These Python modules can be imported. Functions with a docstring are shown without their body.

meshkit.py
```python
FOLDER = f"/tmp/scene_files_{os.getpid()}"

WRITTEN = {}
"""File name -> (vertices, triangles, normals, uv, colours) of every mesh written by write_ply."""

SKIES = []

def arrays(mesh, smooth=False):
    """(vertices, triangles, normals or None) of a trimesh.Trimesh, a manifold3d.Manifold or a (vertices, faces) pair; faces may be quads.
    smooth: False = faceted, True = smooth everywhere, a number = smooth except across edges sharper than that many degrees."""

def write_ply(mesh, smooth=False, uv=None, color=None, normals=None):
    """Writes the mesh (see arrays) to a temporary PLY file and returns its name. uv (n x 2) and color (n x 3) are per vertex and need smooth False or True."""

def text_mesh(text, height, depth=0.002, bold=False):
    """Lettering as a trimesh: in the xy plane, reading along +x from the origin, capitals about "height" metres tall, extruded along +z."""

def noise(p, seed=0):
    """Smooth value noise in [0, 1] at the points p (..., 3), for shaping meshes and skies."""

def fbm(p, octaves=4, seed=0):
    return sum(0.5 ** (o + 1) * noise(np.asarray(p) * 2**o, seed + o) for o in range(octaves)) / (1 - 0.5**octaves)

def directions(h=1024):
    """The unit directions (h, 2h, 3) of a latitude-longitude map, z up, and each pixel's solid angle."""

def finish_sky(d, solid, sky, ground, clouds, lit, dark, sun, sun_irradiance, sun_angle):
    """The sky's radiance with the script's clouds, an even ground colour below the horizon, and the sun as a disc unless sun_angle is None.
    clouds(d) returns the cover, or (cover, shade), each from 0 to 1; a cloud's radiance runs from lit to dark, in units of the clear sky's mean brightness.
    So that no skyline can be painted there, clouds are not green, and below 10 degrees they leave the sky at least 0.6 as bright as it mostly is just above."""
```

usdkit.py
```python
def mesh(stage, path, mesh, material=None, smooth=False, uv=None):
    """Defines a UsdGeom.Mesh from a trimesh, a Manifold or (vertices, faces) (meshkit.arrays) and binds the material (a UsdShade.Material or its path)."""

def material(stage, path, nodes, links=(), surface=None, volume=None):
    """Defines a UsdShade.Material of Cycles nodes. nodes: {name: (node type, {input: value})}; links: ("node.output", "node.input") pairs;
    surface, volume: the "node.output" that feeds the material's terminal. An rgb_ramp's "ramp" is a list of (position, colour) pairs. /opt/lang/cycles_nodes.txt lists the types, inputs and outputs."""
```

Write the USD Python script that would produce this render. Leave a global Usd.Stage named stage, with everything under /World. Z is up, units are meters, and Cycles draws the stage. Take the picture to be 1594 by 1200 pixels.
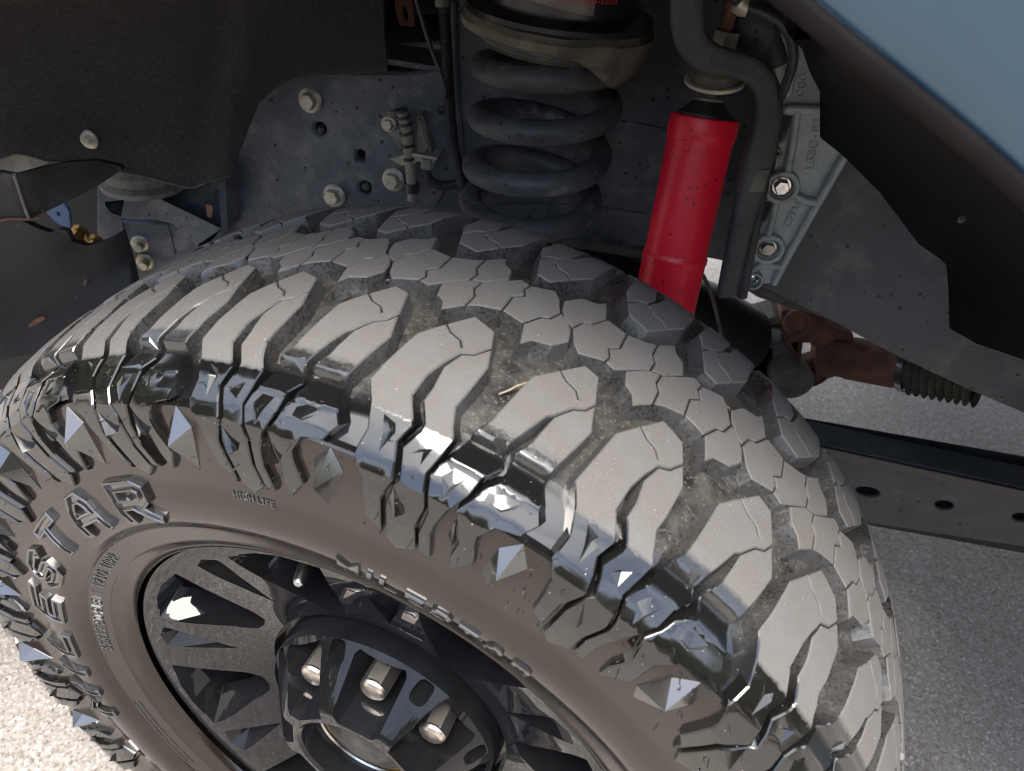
import math, random
import numpy as np, trimesh, shapely, manifold3d as m3
from shapely import affinity
from shapely.geometry import Polygon, LineString, Point, box as sbox
from scipy.spatial import Delaunay
import usdkit, meshkit
from pxr import Usd, UsdGeom, UsdLux, UsdShade, Gf, Sdf

random.seed(7); rng = np.random.default_rng(7)
stage = Usd.Stage.CreateInMemory()
UsdGeom.SetStageUpAxis(stage, UsdGeom.Tokens.z); UsdGeom.SetStageMetersPerUnit(stage, 1.0)
UsdGeom.Xform.Define(stage, '/World'); UsdGeom.Scope.Define(stage, '/World/Looks')

# ------------------------------------------------------------------ camera
EXPOSURE = 2.0
W, H, F = 1594.0, 1200.0, 1169.97
CAM = np.array([0.18284585, -0.41943297, 1.11932159])
ROT = np.array([[0.9249305846804913, 0.36579672510894334, 0.10342228687365386],
                [0.3027129905772224, -0.544200909628336, -0.7824386335652693],
                [-0.22993098716440694, 0.7550086925719884, -0.6140794861272746]])   # rows: right, down, forward
cam = UsdGeom.Camera.Define(stage, '/World/camera')
_m = np.eye(4); _m[0, :3], _m[1, :3], _m[2, :3], _m[3, :3] = ROT[0], -ROT[1], -ROT[2], CAM
cam.AddTransformOp().Set(Gf.Matrix4d(*_m.ravel().tolist()))
cam.CreateHorizontalApertureAttr(9.4); cam.CreateVerticalApertureAttr(9.4 * H / W)
cam.CreateFocalLengthAttr(9.4 * F / W); cam.CreateClippingRangeAttr(Gf.Vec2f(0.02, 500))
cam.CreateFStopAttr(2.4); cam.CreateFocusDistanceAttr(0.62)
cam.CreateExposureAttr(EXPOSURE)

# ------------------------------------------------------------------ sky and sun
_az, _el = math.radians(-95 + 13), math.radians(69)      # the sun stands outboard of the truck, through thin bright haze
SUN = np.array([math.cos(_az) * math.cos(_el), math.sin(_az) * math.cos(_el), math.sin(_el)])
sun = UsdLux.DistantLight.Define(stage, '/World/sun')
sun.CreateIntensityAttr(0.3); sun.CreateAngleAttr(24.0); sun.CreateColorAttr(Gf.Vec3f(1, 0.95, 0.88))
sun.GetPrim().CreateAttribute('inputs:normalize', Sdf.ValueTypeNames.Bool).Set(True)
z = SUN; x = np.cross([0, 0, 1.], z); x /= np.linalg.norm(x); y = np.cross(z, x)
_m = np.eye(4); _m[0, :3], _m[1, :3], _m[2, :3] = x, y, z
UsdGeom.Xformable(sun).AddTransformOp().Set(Gf.Matrix4d(*_m.ravel().tolist()))
sky = UsdLux.DomeLight.Define(stage, '/World/sky')
sky.CreateIntensityAttr(1.0)
skym = usdkit.material(stage, '/World/Looks/sky', {
    'tc': ('texture_coordinate', {}),
    'sky': ('sky_texture', {'sky_type': 'single_scattering', 'sun_disc': False, 'sun_elevation': math.asin(SUN[2]), 'sun_rotation': math.atan2(SUN[0], SUN[1]), 'aerosol_density': 1.6}),
    'map': ('mapping', {'scale': (1.0, 1.0, 2.2)}),
    'n': ('noise_texture', {'scale': 2.2, 'detail': 8.0, 'roughness': 0.58, 'distortion': 0.3}),
    'r': ('rgb_ramp', {'ramp': [(0.38, (0, 0, 0)), (0.54, (1, 1, 1))]}),
    'sx': ('separate_xyz', {}), 'up': ('map_range', {'range_type': 'smoothstep', 'from_min': 0.70, 'from_max': 0.92, 'to_min': 0.0, 'to_max': 0.95, 'clamp': True}), 'cov': ('math', {'math_type': 'maximum'}), 'low': ('map_range', {'range_type': 'smoothstep', 'from_min': 0.50, 'from_max': 0.95, 'to_min': 0.26, 'to_max': 1.0, 'clamp': True}), 'cl': ('math', {'math_type': 'multiply'}), 'hz': ('map_range', {'range_type': 'smoothstep', 'from_min': 0.02, 'from_max': 0.46, 'to_min': 0.9, 'to_max': 0.0, 'clamp': True}), 'haze': ('mix_color', {'b': (4.6, 4.35, 4.0), 'use_clamp': False}),
    'mix': ('mix_color', {'b': (10.0, 10.0, 10.1), 'use_clamp': False}),
    'bg': ('background_shader', {'strength': 0.12})},
    [('tc.generated', 'map.vector'), ('map.vector', 'n.vector'), ('n.fac', 'r.fac'), ('tc.generated', 'sx.vector'), ('sx.z', 'up.value'), ('sx.z', 'low.value'), ('r.color', 'cl.value1'), ('low.result', 'cl.value2'), ('cl.value', 'cov.value1'), ('up.result', 'cov.value2'), ('cov.value', 'mix.fac'), ('sky.color', 'mix.a'), ('sx.z', 'hz.value'), ('hz.result', 'haze.fac'), ('mix.result', 'haze.a'), ('haze.result', 'bg.color')], surface='bg.background')
UsdShade.MaterialBindingAPI.Apply(sky.GetPrim()).Bind(skym)

# ------------------------------------------------------------------ frames of reference
HUB = np.array([0, 0, 0.43])
_d = math.radians(13)
UA = np.array([math.cos(_d), math.sin(_d), 0]); NA = np.array([-math.sin(_d), math.cos(_d), 0]); ZA = np.array([0, 0, 1.])
def VP(u, n, z): return u * UA + n * NA + z * ZA            # vehicle axes: u rearward, n inboard, z up
def ray(px, py):
    d = np.array([(px - W / 2) / F, (py - H / 2) / F, 1.0]) @ ROT
    return d / np.linalg.norm(d)
def on(px, py, n):                                          # where a sight line of the survey meets the vertical plane n
    r = ray(px, py); t = (n - CAM @ NA) / (r @ NA)
    return CAM + r * t
def uz(px, py, n):
    P = on(px, py, n); return np.array([P @ UA, P[2]])
def pxm(px, py, n):                                         # metres per photo pixel there
    return float((on(px, py, n) - CAM) @ ROT[2]) / F

# ------------------------------------------------------------------ materials
def mat(name, c1, c2=None, rough=0.5, rough2=None, scale=60., metallic=0., spec=0.5, bump=0., bscale=None, coat=0., crough=0.03,
        speck=None, speck_scale=400., speck_at=0.68, dots=None, dots_scale=60., bevel=0., detail=4., sheen=0., ior=1.5, coat_ior=1.5, patch=None, patch_scale=18., patch_at=0.6):
    c2 = c2 or c1; rough2 = rough if rough2 is None else rough2
    N = {'tc': ('texture_coordinate', {}), 'geo': ('geometry', {}), 'n': ('noise_texture', {'scale': scale, 'detail': detail, 'roughness': 0.6}),
         'r': ('rgb_ramp', {'ramp': [(0.33, (0, 0, 0)), (0.68, (1, 1, 1))]}),
         'c': ('mix_color', {'a': c1, 'b': c2}),
         'ro': ('mix_float', {'a': rough, 'b': rough2}),
         'p': ('principled_bsdf', {'metallic': metallic, 'specular_ior_level': spec, 'coat_weight': coat, 'coat_roughness': crough, 'sheen_weight': sheen, 'ior': ior, 'coat_ior': coat_ior})}
    L = [('geo.position', 'n.vector'), ('n.fac', 'r.fac'), ('r.color', 'c.fac'), ('n.fac', 'ro.fac'), ('ro.result', 'p.roughness')]
    col = 'c.result'
    if patch:
        N |= {'pn': ('noise_texture', {'scale': patch_scale, 'detail': 6., 'roughness': 0.65}), 'pr': ('rgb_ramp', {'ramp': [(patch_at, (0, 0, 0)), (patch_at + .14, (1, 1, 1))]}), 'pc': ('mix_color', {'b': patch})}
        L += [('geo.position', 'pn.vector'), ('pn.fac', 'pr.fac'), ('pr.color', 'pc.fac'), (col, 'pc.a')]; col = 'pc.result'
    if speck:
        N |= {'sn': ('noise_texture', {'scale': speck_scale, 'detail': 2., 'roughness': 0.6}), 'sr': ('rgb_ramp', {'ramp': [(speck_at, (0, 0, 0)), (speck_at + .05, (1, 1, 1))]}), 'sc': ('mix_color', {'b': speck})}
        L += [('geo.position', 'sn.vector'), ('sn.fac', 'sr.fac'), ('sr.color', 'sc.fac'), (col, 'sc.a')]; col = 'sc.result'
    if dots:
        N |= {'v': ('voronoi_texture', {'scale': dots_scale, 'randomness': 1.0}), 'dw': ('separate_color', {}), 'da': ('math', {'math_type': 'multiply', 'value2': 0.19}), 'dl': ('math', {'math_type': 'less_than'}), 'dc': ('mix_color', {'b': dots})}
        L += [('geo.position', 'v.vector'), ('v.color', 'dw.color'), ('dw.r', 'da.value1'), ('v.distance', 'dl.value1'), ('da.value', 'dl.value2'), ('dl.value', 'dc.fac'), (col, 'dc.a')]; col = 'dc.result'
    L += [(col, 'p.base_color')]
    nrm = None
    if bevel:
        N['bv'] = ('bevel', {'samples': 4, 'radius': bevel}); nrm = 'bv.bevel'
    if bump:
        N |= {'bn': ('noise_texture', {'scale': bscale or scale * 4, 'detail': 5., 'roughness': 0.6}), 'bu': ('bump', {'strength': 1.0, 'distance': bump})}
        L += [('geo.position', 'bn.vector'), ('bn.fac', 'bu.height')]
        if nrm: L.append((nrm, 'bu.normal'))
        nrm = 'bu.normal'
    if nrm: L.append((nrm, 'p.normal'))
    return usdkit.material(stage, '/World/Looks/' + name, N, L, surface='p.BSDF')

def tread_mat(name, thr):
    """Black moulded rubber, glossy where dressed, worn and dusty where it has run on the road (crown side of the radius thr)."""
    N = {'geo': ('geometry', {}), 'off': ('vector_math', {'vector_math_type': 'x'}) }
    N = {'geo': ('geometry', {}),
         'rel': ('vector_math', {'math_type': 'subtract', 'vector2': (0, 0, float(HUB[2]))}),
         'flat': ('vector_math', {'math_type': 'multiply', 'vector2': (1, 0, 1)}),
         'len': ('vector_math', {'math_type': 'length'}), 'nor': ('vector_math', {'math_type': 'normalize'}),
         'dot': ('vector_math', {'math_type': 'dot_product'}),
         'en': ('noise_texture', {'scale': 260., 'detail': 4., 'roughness': 0.6}),
         'ea': ('math', {'math_type': 'multiply_add', 'value2': 0.0022, 'value3': -0.0011}),
         'ra': ('math', {'math_type': 'add'}),
         'rm': ('map_range', {'from_min': thr - .0004, 'from_max': thr + .0009, 'clamp': True}),
         'dm': ('map_range', {'from_min': 0.55, 'from_max': 0.68, 'clamp': True}),
         'mask': ('math', {'math_type': 'multiply'}),
         'n1': ('noise_texture', {'scale': 900., 'detail': 3., 'roughness': 0.7}), 'n2': ('noise_texture', {'scale': 38., 'detail': 5., 'roughness': 0.6}),
         'dust': ('mix_color', {'a': (0.092, 0.083, 0.073), 'b': (0.205, 0.186, 0.166)}), 'dust2': ('mix_color', {'b': (0.160, 0.155, 0.151)}),
         'r2': ('rgb_ramp', {'ramp': [(0.4, (0, 0, 0)), (0.75, (0.7, 0.7, 0.7))]}),
         'wn': ('noise_texture', {'scale': 420., 'detail': 3., 'roughness': 0.7}), 'wl': ('noise_texture', {'scale': 26., 'detail': 3.}),
         'ws': ('math', {'math_type': 'multiply'}), 'wd': ('map_range', {'from_min': 0.0, 'from_max': 1.0, 'clamp': True}),
         'wr': ('rgb_ramp', {'ramp': [(0.14, (0.10, 0.10, 0.10)), (0.22, (0.42, 0.42, 0.42)), (0.30, (0.55, 0.55, 0.55)), (0.40, (1.0, 1.0, 1.0))]}),
         'sy': ('separate_xyz', {}), 'rw': ('map_range', {'from_min': -0.137, 'from_max': -0.118, 'clamp': True}), 'wm': ('math', {'math_type': 'multiply'}),
         'wall': ('mix_color', {'a': (0.0050, 0.0046, 0.0041), 'b': (0.108, 0.103, 0.096)}),
         'col': ('mix_color', {}),
         'gr': ('noise_texture', {'scale': 700., 'detail': 1., 'roughness': 0.5}), 'grr': ('rgb_ramp', {'ramp': [(0.79, (0, 0, 0)), (0.82, (1, 1, 1))]}), 'gc': ('mix_color', {'b': (0.75, 0.72, 0.68)}),
         'gn': ('noise_texture', {'scale': 55., 'detail': 6., 'roughness': 0.6}), 'gro': ('map_range', {'from_min': 0.35, 'from_max': 0.7, 'to_min': 0.05, 'to_max': 0.13, 'clamp': True}),
         'wro': ('mix_float', {'b': 0.75}), 'rr': ('mix_float', {'b': 0.78}),
         'bu': ('bump', {'strength': 1.0, 'distance': 0.00035}), 'bh': ('math', {'math_type': 'multiply'}), 'bh2': ('math', {'math_type': 'multiply_add', 'value2': 0.012}),
         'sp': ('mix_float', {'a': 0.5, 'b': 0.12}), 'p': ('principled_bsdf', {'ior': 1.75})}
    L = [('geo.position', 'rel.vector1'), ('rel.vector', 'flat.vector1'), ('flat.vector', 'len.vector1'), ('flat.vector', 'nor.vector1'), ('nor.vector', 'dot.vector1'), ('geo.true_normal', 'dot.vector2'),
         ('geo.position', 'en.vector'), ('en.fac', 'ea.value1'), ('len.value', 'ra.value1'), ('ea.value', 'ra.value2'), ('ra.value', 'rm.value'), ('dot.value', 'dm.value'), ('rm.result', 'mask.value1'), ('dm.result', 'mask.value2'),
         ('geo.position', 'n1.vector'), ('geo.position', 'n2.vector'), ('n1.fac', 'dust.fac'), ('dust.result', 'dust2.a'), ('n2.fac', 'r2.fac'), ('r2.color', 'dust2.fac'),
         ('geo.position', 'wn.vector'), ('geo.position', 'wl.vector'), ('wn.fac', 'ws.value1'), ('wl.fac', 'ws.value2'), ('ws.value', 'wr.fac'), ('geo.position', 'sy.vector'), ('sy.y', 'rw.value'), ('rw.result', 'wm.value1'), ('wr.color', 'wm.value2'),
         ('wm.value', 'wall.fac'), ('mask.value', 'col.fac'), ('wall.result', 'col.a'), ('dust2.result', 'col.b'),
         ('geo.position', 'gr.vector'), ('gr.fac', 'grr.fac'), ('grr.color', 'gc.fac'), ('col.result', 'gc.a'), ('gc.result', 'p.base_color'),
         ('geo.position', 'gn.vector'), ('gn.fac', 'gro.value'), ('gro.result', 'wro.a'), ('wm.value', 'wro.fac'), ('wro.result', 'rr.a'), ('mask.value', 'rr.fac'), ('rr.result', 'p.roughness'), ('mask.value', 'sp.fac'), ('sp.result', 'p.specular_ior_level'),
         ('n1.fac', 'bh.value1'), ('mask.value', 'bh.value2'), ('gn.fac', 'bh2.value1'), ('bh.value', 'bh2.value3'), ('bh2.value', 'bu.height'), ('bu.normal', 'p.normal')]
    return usdkit.material(stage, '/World/Looks/' + name, N, L, surface='p.BSDF')

M = {}
M['treadA'] = tread_mat('worn_rubber', 0.4195)
M['treadB'] = tread_mat('worn_rubber_stepped', 0.4278)
M['channel'] = tread_mat('clean_moulded_rubber', 0.9)
M['groove'] = mat('groove_rubber', (0.014, 0.014, 0.014), (0.085, 0.078, 0.066), 0.2, 0.85, 60, speck=(0.13, 0.115, 0.092), speck_scale=420, speck_at=0.60, patch=(0.19, 0.15, 0.10), patch_scale=42, patch_at=.62, bump=.0006, bscale=300)
M['sidewall'] = mat('glossy_rubber', (0.0085, 0.0058, 0.0042), (0.0130, 0.0090, 0.0068), 0.09, 0.20, 22, ior=1.55, bump=.00010, bscale=45)
M['letter'] = mat('moulded_letter_rubber', (0.012, 0.011, 0.010), (0.02, 0.018, 0.016), 0.06, 0.12, 40, ior=2.2)
M['rim'] = mat('gloss_black_paint', (0.006, 0.006, 0.0065), (0.010, 0.010, 0.011), 0.30, 0.40, 30, spec=0.0, coat=1.0, crough=0.015, coat_ior=1.38, bevel=0.0016, speck=(0.030, 0.031, 0.034), speck_scale=2400, speck_at=0.80)
M['barrel'] = mat('black_barrel_paint', (0.004, 0.004, 0.004), (0.010, 0.009, 0.008), 0.4, 0.6, 30, spec=0.2)
M['lugnut'] = mat('nickel_plate', (0.80, 0.72, 0.64), (0.62, 0.54, 0.46), 0.24, 0.38, 160, metallic=1.0, bevel=.0008, bump=.00008, bscale=900)
M['hubcap'] = mat('dusty_hub_steel', (0.012, 0.012, 0.012), (0.075, 0.066, 0.058), 0.45, 0.8, 70, bump=.0004, bscale=260)
M['chrome'] = mat('dull_chrome', (0.55, 0.55, 0.54), (0.4, 0.39, 0.37), 0.15, 0.3, 120, metallic=1.0)
M['brass'] = mat('old_brass', (0.42, 0.27, 0.10), (0.25, 0.15, 0.06), 0.3, 0.5, 120, metallic=1.0)
M['zinc'] = mat('yellowed_zinc', (0.50, 0.47, 0.38), (0.34, 0.31, 0.25), 0.36, 0.55, 150, metallic=0.7, bevel=.001, bump=.00015, bscale=800, speck=(0.2, 0.17, 0.12), speck_scale=700, speck_at=.64)
M['frame'] = mat('dusty_frame_paint', (0.045, 0.052, 0.064), (0.088, 0.097, 0.112), 0.55, 0.75, 14, bump=.0005, bscale=120, patch=(0.115, 0.12, 0.125), patch_scale=34, patch_at=.50, dots=(0.003, 0.003, 0.003), dots_scale=75, speck=(0.02, 0.018, 0.016), speck_scale=200, speck_at=.70)
M['spring'] = mat('spring_coating', (0.038, 0.039, 0.042), (0.076, 0.077, 0.080), 0.45, 0.65, 24, bump=.0003, bscale=240, patch=(0.15, 0.145, 0.135), patch_scale=40, patch_at=.55, speck=(0.22, 0.21, 0.2), speck_scale=520, speck_at=.74, dots=(0.004, 0.004, 0.004), dots_scale=90)
M['isolator'] = mat('aged_rubber', (0.055, 0.048, 0.036), (0.15, 0.13, 0.095), 0.7, 0.9, 34, bump=.0006, bscale=200, patch=(0.035, 0.036, 0.036), patch_scale=26, patch_at=.56)
M['blackgloss'] = mat('black_plastic', (0.008, 0.008, 0.009), (0.016, 0.016, 0.018), 0.25, 0.4, 30)
M['felt'] = mat('black_felt', (0.021, 0.0192, 0.0178), (0.044, 0.040, 0.037), 0.95, 1.0, 240, spec=0.1, bump=.0012, bscale=900, speck=(0.055, 0.045, 0.038), speck_scale=900, speck_at=.66, patch=(0.034, 0.027, 0.021), patch_scale=7, patch_at=.60, sheen=0.15)
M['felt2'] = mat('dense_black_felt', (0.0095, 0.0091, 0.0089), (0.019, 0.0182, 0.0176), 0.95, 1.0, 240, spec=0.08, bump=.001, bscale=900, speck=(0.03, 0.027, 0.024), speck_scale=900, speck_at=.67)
M['feltedge'] = mat('frayed_felt_edge', (0.10, 0.088, 0.07), (0.05, 0.042, 0.033), 0.9, 1.0, 300)
M['shield'] = mat('grey_black_plastic', (0.036, 0.041, 0.053), (0.062, 0.069, 0.084), 0.42, 0.6, 12, bump=.0002, bscale=160, dots=(0.003, 0.003, 0.003), dots_scale=72, patch=(0.092, 0.097, 0.105), patch_scale=16, patch_at=.52)
M['red'] = mat('red_plastic', (0.74, 0.008, 0.030), (0.80, 0.014, 0.040), 0.32, 0.42, 20, spec=0.5, dots=(0.10, 0.0, 0.004), dots_scale=150, bump=.0001, bscale=80)
M['arm'] = mat('cast_iron', (0.030, 0.032, 0.037), (0.060, 0.062, 0.068), 0.5, 0.68, 22, bump=.0007, bscale=170, dots=(0.004, 0.004, 0.004), dots_scale=80)
M['cream'] = mat('plated_washer', (0.55, 0.52, 0.42), (0.40, 0.37, 0.29), 0.4, 0.6, 90, metallic=0.3, patch=(0.20, 0.09, 0.03), patch_scale=60, patch_at=.62)
M['rust'] = mat('rust', (0.23, 0.105, 0.065), (0.11, 0.052, 0.036), 0.75, 0.95, 40, bump=.0012, bscale=220, patch=(0.36, 0.15, 0.055), patch_scale=26, patch_at=.62)
M['oldsteel'] = mat('dirty_steel', (0.075, 0.077, 0.07), (0.18, 0.165, 0.14), 0.6, 0.8, 40, bump=.001, bscale=200, patch=(0.15, 0.07, 0.035), patch_scale=24, patch_at=.60)
M['alu'] = mat('cast_aluminium', (0.33, 0.36, 0.36), (0.44, 0.47, 0.465), 0.5, 0.65, 60, metallic=0.45, bump=.0007, bscale=900, bevel=.0025, patch=(0.22, 0.235, 0.23), patch_scale=40, patch_at=.60)
M['whitetube'] = mat('bare_aluminium', (0.60, 0.58, 0.50), (0.5, 0.48, 0.42), 0.32, 0.45, 60, metallic=0.6)
M['copperclip'] = mat('copper_primer', (0.30, 0.13, 0.075), (0.22, 0.09, 0.055), 0.6, 0.75, 50, bump=.0003)
M['hose'] = mat('hose_rubber', (0.012, 0.012, 0.014), (0.03, 0.03, 0.033), 0.4, 0.6, 60, speck=(0.10, 0.10, 0.10), speck_scale=600, speck_at=.70)
M['braid'] = mat('braided_sleeve', (0.17, 0.15, 0.11), (0.26, 0.235, 0.18), 0.8, 0.95, 300, bump=.0008, bscale=900)
M['blue'] = mat('blue_car_paint', (0.018, 0.050, 0.080), (0.023, 0.060, 0.092), 0.35, 0.35, 5, metallic=0.25, coat=0.6, crough=0.06)
M['lip'] = mat('brown_grey_trim', (0.0065, 0.0052, 0.0050), (0.013, 0.0105, 0.0098), 0.6, 0.8, 30, spec=0.15, patch=(0.032, 0.026, 0.024), patch_scale=16, patch_at=.60)
M['dark'] = mat('dark_engine_bay', (0.008, 0.008, 0.009), (0.016, 0.016, 0.017), 0.7, 0.9, 20)
M['beam'] = mat('grey_steel_paint', (0.030, 0.035, 0.039), (0.052, 0.058, 0.062), 0.55, 0.7, 26, bump=.0003, bscale=200, patch=(0.070, 0.076, 0.079), patch_scale=34, patch_at=.60, dots=(0.01, 0.01, 0.01), dots_scale=60)
M['blackpaint'] = mat('chipped_black_paint', (0.007, 0.007, 0.008), (0.016, 0.016, 0.018), 0.42, 0.65, 20, spec=0.35, bump=.0006, bscale=120, speck=(0.5, 0.48, 0.44), speck_scale=190, speck_at=.745)
M['steelrust'] = mat('scraped_rusty_steel', (0.42, 0.36, 0.28), (0.28, 0.14, 0.06), 0.5, 0.8, 60)
M['ground'] = None
M['straw'] = mat('dry_straw', (0.34, 0.27, 0.17), (0.24, 0.18, 0.11), 0.7, 0.9, 200)
M['stickerclear'] = mat('clear_sticker', (0.10, 0.09, 0.085), (0.16, 0.12, 0.10), 0.3, 0.4, 60)
M['stickerwhite'] = mat('sticker_white', (0.45, 0.43, 0.42), None, 0.5)
M['stickerred'] = mat('sticker_red', (0.45, 0.03, 0.04), None, 0.5)
M['bluebit'] = mat('blue_dip_paint', (0.07, 0.13, 0.26), (0.05, 0.09, 0.18), 0.5, 0.6, 30)

M['ground'] = usdkit.material(stage, '/World/Looks/ground', {
    'geo': ('geometry', {}),
    'v': ('voronoi_texture', {'scale': 300., 'randomness': 1.0}), 'vs': ('separate_color', {}),
    'r': ('rgb_ramp', {'ramp': [(0.0, (0.215, 0.188, 0.160)), (0.35, (0.325, 0.288, 0.252)), (0.80, (0.38, 0.340, 0.300)), (0.95, (0.45, 0.415, 0.38)), (1.0, (0.65, 0.63, 0.61))]}),
    'n': ('noise_texture', {'scale': 90., 'detail': 5., 'roughness': 0.7}), 'nr': ('rgb_ramp', {'ramp': [(0.35, (0.86, 0.85, 0.84)), (0.62, (1.05, 1.05, 1.05))]}),
    'n2': ('noise_texture', {'scale': 4., 'detail': 5.}), 'nr2': ('rgb_ramp', {'ramp': [(0.3, (0.88, 0.87, 0.86)), (0.7, (1.06, 1.05, 1.04))]}),
    'm': ('mix_color', {'blend_type': 'multiply', 'fac': 1.0}), 'm2': ('mix_color', {'blend_type': 'multiply', 'fac': 1.0}),
    'bu': ('bump', {'strength': 1.0, 'distance': 0.0016}), 'sub': ('math', {'math_type': 'multiply_add', 'value2': -0.5, 'value3': 1.0}),
    'p': ('principled_bsdf', {'roughness': 0.85, 'specular_ior_level': 0.35})},
    [('geo.position', 'v.vector'), ('v.color', 'vs.color'), ('vs.r', 'r.fac'), ('geo.position', 'n.vector'), ('n.fac', 'nr.fac'), ('geo.position', 'n2.vector'), ('n2.fac', 'nr2.fac'),
     ('r.color', 'm.a'), ('nr.color', 'm.b'), ('m.result', 'm2.a'), ('nr2.color', 'm2.b'), ('m2.result', 'p.base_color'), ('n.fac', 'bu.height'), ('bu.normal', 'p.normal')], surface='p.BSDF')

# ------------------------------------------------------------------ prims
_names = {}
def numbered(parent, name):
    k = (parent, name); _names[k] = _names.get(k, -1) + 1
    return f'{parent}/{name}' if _names[k] == 0 else f'{parent}/{name}_{_names[k]:03d}'
def tag(p, label=None, cat=None, group=None, kind=None):
    p = p.GetPrim() if hasattr(p, 'GetPrim') else p
    for k, v in (('label', label), ('category', cat), ('group', group), ('kind', kind)):
        if v: p.SetCustomDataByKey(k, v)
    return p
def path_of(p): return '/World' if p is None else str(p.GetPrim().GetPath()) if hasattr(p, 'GetPrim') else str(p.GetPath())
def group(name, parent=None, label=None, **k):
    return tag(UsdGeom.Xform.Define(stage, numbered(path_of(parent), name)), label, **k)
def obj(name, mesh, m, parent=None, label=None, smooth=30, cat=None, **k):
    return tag(usdkit.mesh(stage, numbered(path_of(parent), name), mesh, M[m], smooth=smooth), label, cat, **k)

# ------------------------------------------------------------------ geometry helpers
def cross2(a, b): return a[..., 0] * b[..., 1] - a[..., 1] * b[..., 0]
def cat(*ms): return trimesh.util.concatenate([m for m in ms if m is not None])
def tm(v, f): return trimesh.Trimesh(np.asarray(v, float), np.asarray(f), process=False)
def outward(m):
    if m.volume < 0: m.invert()
    return m
def mitre(ring, d):
    """ring (n,2) without closing point, counter-clockwise; offset outward by d."""
    p = np.asarray(ring, float); a = np.roll(p, 1, 0); b = np.roll(p, -1, 0)
    e1 = p - a; e2 = b - p
    e1 /= np.maximum(np.linalg.norm(e1, axis=1, keepdims=True), 1e-9); e2 /= np.maximum(np.linalg.norm(e2, axis=1, keepdims=True), 1e-9)
    n1 = np.stack([e1[:, 1], -e1[:, 0]], 1); n2 = np.stack([e2[:, 1], -e2[:, 0]], 1)
    n = n1 + n2; l = np.maximum((n * n).sum(1, keepdims=True), 0.6)
    return p + 2 * np.reshape(d, (-1, 1)) * n / l
def densify(r, step):
    r = np.asarray(r, float); out = []
    for a, b in zip(r, np.roll(r, -1, 0)):
        k = max(1, int(math.ceil(np.linalg.norm(b - a) / step)))
        out += [a + (b - a) * i / k for i in range(k)]
    return np.array(out)
def rings_of(poly):
    poly = shapely.geometry.polygon.orient(poly, 1.0)
    return [np.array(poly.exterior.coords)[:-1]] + [np.array(h.coords)[:-1] for h in poly.interiors]
def cdt(rings):
    """triangles over the points of planar rings (first outer ccw, the rest holes cw)"""
    pts = np.vstack(rings); poly = Polygon(rings[0], rings[1:])
    if not poly.is_valid: poly = poly.buffer(0)
    key = {}
    for i, p in enumerate(np.round(pts, 9)): key.setdefault(tuple(p), i)
    f = []
    for t in shapely.constrained_delaunay_triangles(poly).geoms:
        c = np.round(np.array(t.exterior.coords)[:3], 9)
        try: idx = [key[tuple(q)] for q in c]
        except KeyError: continue
        a = pts[idx]; s = cross2(a[1] - a[0], a[2] - a[0])
        f.append(idx if s > 0 else idx[::-1])
    return pts, np.array(f)
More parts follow.
